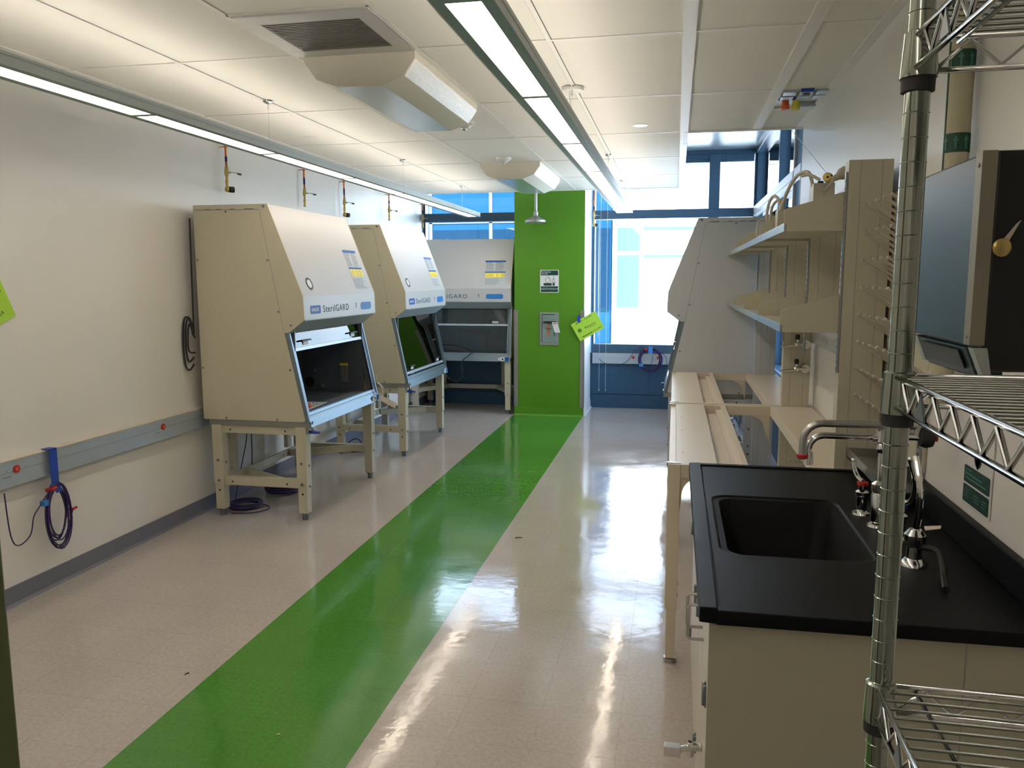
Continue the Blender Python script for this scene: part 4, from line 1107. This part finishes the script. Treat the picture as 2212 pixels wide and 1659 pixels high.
for (x, y, s) in ((-.02, .13, 1), (.03, -.13, -1)):
    b = M(); b.lathe([(.030, 0), (.028, .006), (.014, .012), (.017, .018), (.017, .06), (.021, .064), (.021, .075), (.012, .082), (.012, .105)], (x, y, 0), (0,0,1), 18); v = b.build('valve_body', 'chrome', t)
    b = M(); b.cyl((x, y, .098), (x, y, .108), .018, 16); b.build('red_ring' if s > 0 else 'blue_ring', 'red' if s > 0 else 'blue', v)
    b = M(); P = smooth([(x, y, .110), (x-.012, y+s*.02, .120), (x-.022, y+s*.03, .145), (x-.024, y+s*.035, .172)] if s > 0 else [(x, y, .11), (x+.02, y-.03, .13), (x+.02, y-.06, .19), (x, y-.07, .26)])
    b.tube(P, .008, 10); b.sphere(P[-1], .009, 6); b.build('lever', 'chrome', v)
t = thing('eyewash_knob', 'black round knob with red end on a chrome stem beside the shelf post', 'knob', (.745, 2.62, 1.196))
b = M(); b.cyl((-.055, 0, 0), (0, 0, 0), .011, 12); b.build('stem', 'chrome', t)
b = M(); b.lathe([(.012, -.022), (.028, -.016), (.033, 0), (.028, .018), (.014, .024)], (.02, 0, 0), (1, 0, 0), 20); b.cyl((-.045, 0, .02), (-.045, 0, .07), .013, 12); b.build('grip', 'rubber', t)
b = M(); b.cyl((.042, 0, 0), (.052, 0, 0), .012, 14); b.build('red_button', 'red', t)
t = thing('spray_hose_head', 'chrome spray head resting on the counter beside the faucet', 'spray head', (.652, 2.27, FZ))
b = M(); b.lathe([(.035, 0), (.033, .008), (.02, .02), (.018, .05), (.026, .06), (.028, .085), (.016, .10), (.001, .102)], (0,0,0), (0,0,1), 20); b.build('body', 'chrome', t)
b = M(); b.tube(smooth([(0,0,.09), (.0,-.02,.15), (-.004,-.03,.22), (-.01,-.01,.28), (-.012,.0,.30)]), .009, 10); b.build('trigger_lever', 'chrome', t)
b = M(); b.tube(smooth([(0,0,.05), (.04,-.05,.06), (.045,-.09,.03), (.04,-.12,.012), (.02,-.2,.010)]), .008, 10); b.build('hose', 'black', t)
b = M(); b.T = Matrix.Translation((-.035, -.05, .028)); b.add([(.705, 2.30, .985), (.74, 2.29, .995), (.76, 2.35, .985), (.72, 2.36, .978), (.705, 2.30, .983), (.74, 2.29, .993), (.76, 2.35, .983), (.72, 2.36, .976)], [(0,1,2,3), (4,5,6,7), (0,1,5,4), (1,2,6,5), (2,3,7,6), (3,0,4,7)])
tag(b.build('paper_scrap', 'tagwhite'), 'small torn paper scrap on top of the chrome spray head', 'paper')
# stainless strut on wall
t = thing('wall_strut', 'galvanised slotted steel strut fixed to the wall above the counter end', 'strut', (XR-.001, 2.93, 0))
b = M(); b.box(-.02, 0, -.022, .022, 1.0, 1.24, 0)
for k in range(6): b.box(-.0212, -.0202, -.006, .006, 1.03+k*.035, 1.05+k*.035, 1)
b.build('channel', ['galv', 'black'], t, .002)

# wall sign by the sink
t = thing('wall_sign', 'white wall sign with green panels above the black counter', 'sign', (XR-.001, 2.427, 1.16))
b = M(); b.box(-.004, 0, -.105, .105, -.135, .135); b.build('plate', 'white', t, .001)
b = M(); T3 = plane_T((-.004, 0, 0), (0, -1, 0), (0, 0, 1))
b.T = T3
b.prism(rrect(-.098, .098, -.070, -.020, .006, 3), 'z', 0, .001); b.prism(rrect(-.098, .098, -.128, -.076, .006, 3), 'z', 0, .001)
b.lathe([(.028, 0), (.028, .001)], (0, .015, 0), (0,0,1), 16); b.prism([(-.028, .02), (.028, .02), (.003, -.016), (-.003, -.016)], 'z', 0, .001)
b.build('green_field', 'dgreen', t)
b = M(T3)
for k, (y, w2) in enumerate(((-.034, .05), (-.046, .13), (-.058, .16))): b.box(-.088, -.088+w2, y, y+.006, .001, .0014)
for k in range(3): b.box(-.088, -.06, -.095-k*.009, -.092-k*.009, .001, .0014); b.box(-.01, .03, -.095-k*.009, -.092-k*.009, .001, .0014); b.box(.045, .08, -.095-k*.009, -.092-k*.009, .001, .0014)
b.build('small_print', 'arrow', t)

# insulated pipe with green bands
t = thing('wall_pipe', 'insulated vertical pipe with green arrow bands by the right wall', 'pipe', (.808, 2.66, 0))
b = M(); b.cyl((0,0,1.30), (0,0,CEIL), .034, 20); b.tube(smooth([(0,0,1.50), (0,0,1.42), (-.01,.0,1.37), (-.05,.0,1.335)]), .033, 16); b.build('jacket', 'insul', t)
for z in (2.285, 2.05):
    b = M(); b.cyl((0,0,z), (0,0,z+.055), .0355, 20); o = b.build('green_band', 'greenband', t)
    b = M()
    for a in (-2.75, -1.95, -1.15):
        cx_, sx_ = math.cos(a), math.sin(a); T4 = plane_T((.0362*cx_, .0362*sx_, z+.028), (-sx_, cx_, 0), (0,0,1)); b.T = T4
        b.prism([(-.003, -.02), (.003, -.02), (.003, .004), (.009, .004), (0, .02), (-.009, .004), (-.003, .004)], 'z', 0, .0006)
    b.build('arrow', 'arrow', o)
b = M(); b.box(-.036, -.030, -.004, .004, 1.5, CEIL); b.build('green_stripe', 'greenband', t)

# towel dispenser
t = thing('towel_dispenser', 'dark blue-grey wall towel dispenser with black sides', 'towel dispenser', (.508, 1.505, 0))
b = M(); b.box(.012, XR-.51, .0, .355, 1.520, 1.893); b.build('body', 'dispside', t, .006)
b = M(); b.box(-.008, .014, .030, .358, 1.566, 1.890); b.build('front_door', 'dispfront', t, .004)
b = M(); b.box(-.010, .014, -.002, .029, 1.566, 1.893); b.cyl((-.0105, .012, 1.87), (-.012, .012, 1.87), .004, 8); b.cyl((-.0105, .012, 1.58), (-.012, .012, 1.58), .003, 8); b.build('corner_trim', 'disptrim', t, .004)
b = M(); b.prism([(-.004, 1.560), (.06, 1.560), (.06, 1.505), (.018, 1.505)], 'y', .035, .31); b.build('outlet_chute', 'dispfront', t, .003)
b = M(); b.prism([(-.004, 1.553), (.0100, 1.520), (.0070, 1.519), (-.0065, 1.552)], 'y', .065, .29); b.build('slot', 'black', t)
for ya_, yb_ in ((-.001, .026), (.33, .356)):
    b = M(); b.prism([(-.004, 1.562), (.02, 1.562), (.03, 1.508), (.018, 1.508)], 'y', ya_, yb_); b.build('chute_cheek', 'galv', t, .002)
t = thing('key_tag', 'small tan key tag stuck on the black side of the towel dispenser', 'tag', (.537, 1.504, 1.732))
b = M(plane_T((0, -.001, 0), (1, 0, 0), (0, 0, 1))); b.sphere((0, 0, .003), .015, 8, 0, (1, 1.05, .3)); b.build('round_tag', 'brass', t)
b = M(plane_T((0, -.001, 0), (1, 0, 0), (0, 0, 1))); b.prism([(.0, .012), (.010, .012), (.026, .045), (.020, .040)], 'z', 0, .003); b.build('strip', 'peg', t)

# ================================================================== wire rack (foreground right)
t = thing('wire_shelving', 'chrome wire shelving unit in the right foreground', 'shelving unit', (0, 0, 0))
PX = (.2447, .832); PYs = (.942, -.26)
RX = .2375
for x in PX:
    for y in PYs:
        b = M(); b.cyl((x, y, .03), (x, y, 2.2), .0127, 20)
        z = .10
        while z < 2.18: b.lathe([(.0127, -.0012), (.0122, 0), (.0127, .0012)], (x, y, z), (0,0,1), 20); b.lathe([(.0127, 0), (.0134, .0006), (.0127, .0012)], (x, y, z), (0,0,1), 20); z += .0254
        p = b.build('post', 'post', t)
        b = M(); b.lathe([(.001, 0), (.018, .002), (.018, .02), (.013, .03)], (x, y, 0), (0,0,1), 16); b.build('foot', 'rubber', p)
for zt in (1.930, 1.5735, 1.211, .25):
    b = M(); zl = zt-.033; r = .0032
    xa, xb, ya, yb = PX[0]-.006, PX[1]+.006, PYs[1]-.006, PYs[0]+.004
    for (p, q) in (((xa, ya), (xa, yb)), ((xb, ya), (xb, yb)), ((xa, ya), (xb, ya)), ((xa, yb), (xb, yb))):
        for z in (zt, zl): b.cyl((p[0], p[1], z), (q[0], q[1], z), r, 8)
    b2 = M()
    n = 22
    for x in (xa, xb):      # zigzag truss along the long sides
        P = []
        for k in range(2*n+1):
            y = yb-.045-.02525*k; P.append((x, y, zt-.004 if k % 2 == 0 else zl+.003))
        b2.tube(P, .0027, 6)
    for y in (ya, yb):
        P = []
        for k in range(2*9+1):
            x = xa+.025+(xb-xa-.05)*k/18; P.append((x, y, zl+.003 if k % 2 == 0 else zt-.004))
        b2.tube(P, .0023, 6)
    fr = b.build('shelf_frame', 'chrome', t)
    b2.build('truss', 'chrome', fr)
    w_ = M()
    k = 0; y = yb-.018
    while y > ya+.01:
        w_.cyl((xa, y, zt), (xb, y, zt), .0017, 6); y -= .0188
    w_.build('shelf_wires', 'wires', fr)
    rd = M()
    for x in (.283, .43, .56, .69, .80): rd.cyl((x, ya, zt-.005), (x, yb, zt-.005), .0028, 8)
    rd.build('support_rod', 'chrome', fr)
    for x in PX:
        for y in PYs:
            c = M(); c.lathe([(.0135, zt+.006), (.0165, zt+.004), (.0185, zl-.004), (.0185, zl-.008), (.0135, zl-.008)], (x, y, 0), (0,0,1), 20, 0)
            c.build('corner_collar', 'post', fr)
            c = M(); c.lathe([(.0128, zl-.006), (.0168, zl-.008), (.0165, zl-.022), (.0128, zl-.022)], (x, y, 0), (0,0,1), 20, 0)
            c.build('sleeve', 'rubber', fr)
    if zt > 1: 
        g = M(); yq = yb-.115
        g.prism([(yq-.014, zl+.003), (yq+.014, zl+.003), (yq, zt-.004)], 'x', xa-.0035, xa-.0015)
        g.build('name_badge', 'dsteel', fr)

# ================================================================== debris
for k, (x, y, rz, L, lb) in enumerate(((-.97, 4.97, .3, .05, 'small dark twig on the beige floor right of the stripe'), (-2.02, 2.90, 1.1, .02, 'tiny dark crumb on the beige floor left of the stripe'), (-1.41, 2.55, .5, .012, 'tiny pale crumb on the near part of the green stripe'))):
    b = M(); b.tube([(-L/2, 0, .003), (0, .004, .0035), (L/2, 0, .003)], .0022, 6)
    o = b.build('floor_debris', 'black' if k < 2 else 'cream'); o.location = (x, y, 0); o.rotation_euler = (0, 0, rz); tag(o, lb, 'debris')

# ================================================================== outside
FY = 24
t = thing('office_building', 'white panelled building across the street seen through the right window', 'building', (0, FY, 0))
b = M(); b.box(-1.86, 1.02, 0, 8, -9, 5.6); b.build('wall', 'facw', t)
w0 = M(); 
def win(a, c, d, e, mt, tt=t, y=-.01):
    q = M(); q.box(a, c, y, y+.03, d, e); o = q.build('window', mt, tt); return o
for (d, e) in ((2.514, 3.19), (.859, 2.39)):
    win(-1.705, -1.075, d, e, 'facg'); win(-.955, .95, e-.085, e, 'facg');  # the long thin strips are shade at the panel tops, painted teal
win(.0, .32, 4.92, 5.2, 'facg'); win(.45, .80, 4.92, 5.2, 'facg')
q = M(); q.box(-.0, .80, -.015, 0, 5.2, 5.26); q.build('window_head', 'facd', t)
q = M()
for (d, e) in ((2.514, 3.19), (.859, 2.39), (-.9, .72), (3.48, 4.88)):
    for (a, c) in ((-1.715, -1.07), (-.96, .36), (.46, 1.0)):
        for x in (a, c): q.box(x-.008, x+.008, -.012, 0, d, e)
        for z in (d, e): q.box(a, c, -.012, 0, z-.008, z+.008)
q.box(-1.85, 1.0, -.012, 0, 3.30, 3.312); q.box(-1.85, 1.0, -.012, 0, .10, .112); q.box(-1.85, 1.0, -.012, 0, 4.1, 4.11)
q.build('panel_joint', 'facl', t)
t = thing('glass_building', 'blue glass and metal building wing seen through the left window', 'building', (0, FY-.4, 0))
b = M(); b.box(-12, -1.87, 0, 8, -9, 6.5); b.build('wall', 'facb', t)  # blue wing wall, shaded by its dark colour
q = M()
for x in (-9.2, -7.3, -5.44, -3.6): q.box(x-.05, x+.05, -.03, 0, -9, 6.5)
q.box(-12, -4, -.03, 0, 3.35, 3.42); q.box(-12, -4, -.025, 0, 4.55, 4.58)
q.build('mullion', 'facl', t)
q = M(); q.box(-12, -4.0, -.02, 0, 1.2, 3.16); q.box(-2.5, -1.9, -.02, 0, .75, 3.15); q.build('window', 'facd', t)
t = thing('brick_tower', 'pale red brick tower beside the sky in the upper right window', 'building', (0, 40, 0))
b = M(); b.box(1.35, 2.455, 0, 6, -9, 16); b.build('wall', 'brick', t)

# ================================================================== lights / world / camera
w = bpy.data.worlds.new('sky'); bpy.context.scene.world = w; w.use_nodes = True
nt = w.node_tree; n = nt.nodes; bg = n['Background']
tc = n.new('ShaderNodeTexCoord'); sp = n.new('ShaderNodeSeparateXYZ'); nt.links.new(tc.outputs['Generated'], sp.inputs[0])
rp = n.new('ShaderNodeValToRGB'); rp.color_ramp.elements[0].position = 0; rp.color_ramp.elements[0].color = (.62, .82, 1, 1)
rp.color_ramp.elements[1].position = .6; rp.color_ramp.elements[1].color = (.22, .48, .95, 1)
nt.links.new(sp.outputs[2], rp.inputs[0])
nz = n.new('ShaderNodeTexNoise'); nz.inputs['Scale'].default_value = 4; nz.inputs['Detail'].default_value = 5
mp = n.new('ShaderNodeMapping'); mp.inputs['Scale'].default_value = (1, 1, 5); nt.links.new(tc.outputs['Generated'], mp.inputs[0]); nt.links.new(mp.outputs[0], nz.inputs['Vector'])
cr = n.new('ShaderNodeValToRGB'); cr.color_ramp.elements[0].position = .45; cr.color_ramp.elements[1].position = .65
nt.links.new(nz.outputs['Fac'], cr.inputs[0])
mx = n.new('ShaderNodeMixRGB'); nt.links.new(cr.outputs[0], mx.inputs[0]); nt.links.new(rp.outputs[0], mx.inputs[1]); mx.inputs[2].default_value = (.9, .95, 1, 1)
nt.links.new(mx.outputs[0], bg.inputs[0]); bg.inputs[1].default_value = 4.6

def light(kind, name, loc, rot, energy, color, **kw):
    d = bpy.data.lights.new(name, kind); d.energy = energy; d.color = color
    for k, v in kw.items(): setattr(d, k, v)
    o = bpy.data.objects.new(name, d); C.objects.link(o); o.location = loc; o.rotation_euler = rot; return o
light('SUN', 'sun', (0, 0, 20), (math.radians(52), 0, math.radians(-18)), 21, (1, .97, .92), angle=.01)
# sky portals at the real window openings
for (x, sx, z, sz) in ((-.06, 2.0, 2.03, 2.45), (-2.645, 1.40, 2.03, 2.45)):
    o = light('AREA', 'window_portal', (x, YB+.2, z), (-PI/2, 0, 0), 1, (1, 1, 1), shape='RECTANGLE', size=sx, size_y=sz)
    o.data.cycles.is_portal = True

cam = bpy.data.cameras.new('camera'); co = bpy.data.objects.new('camera', cam); C.objects.link(co)
f_px, pitch, yaw, roll = 1725.35, .129816, .200998, -.00207
cam.sensor_fit = 'HORIZONTAL'; cam.sensor_width = 36; cam.lens = f_px/2212*36; cam.clip_start = .02; cam.clip_end = 200
cp, sp_ = math.cos(pitch), math.sin(pitch); c_, s_ = math.cos(yaw), math.sin(yaw)
fw = Vector((-s_*cp, c_*cp, -sp_)); r_ = Vector((c_, s_, 0)); u_ = Vector((-s_*sp_, c_*sp_, cp))
rt = math.cos(roll)*r_+math.sin(roll)*u_; up = -math.sin(roll)*r_+math.cos(roll)*u_
mw = Matrix.Identity(4)
for i in range(3): mw[i][0] = rt[i]; mw[i][1] = up[i]; mw[i][2] = -fw[i]
mw[0][3], mw[1][3], mw[2][3] = 0, 0, H
co.matrix_world = mw
sc = bpy.context.scene; sc.camera = co
sc.view_settings.view_transform = 'Standard'; sc.view_settings.look = 'None'; sc.view_settings.gamma = 1
sc.view_settings.exposure = 1.17; sc.view_settings.use_curve_mapping = False
sc.cycles.max_bounces = 8; sc.cycles.diffuse_bounces = 5; sc.cycles.glossy_bounces = 4; sc.cycles.transparent_max_bounces = 12
sc.cycles.sample_clamp_indirect = 6; sc.cycles.caustics_reflective = False; sc.cycles.caustics_refractive = False
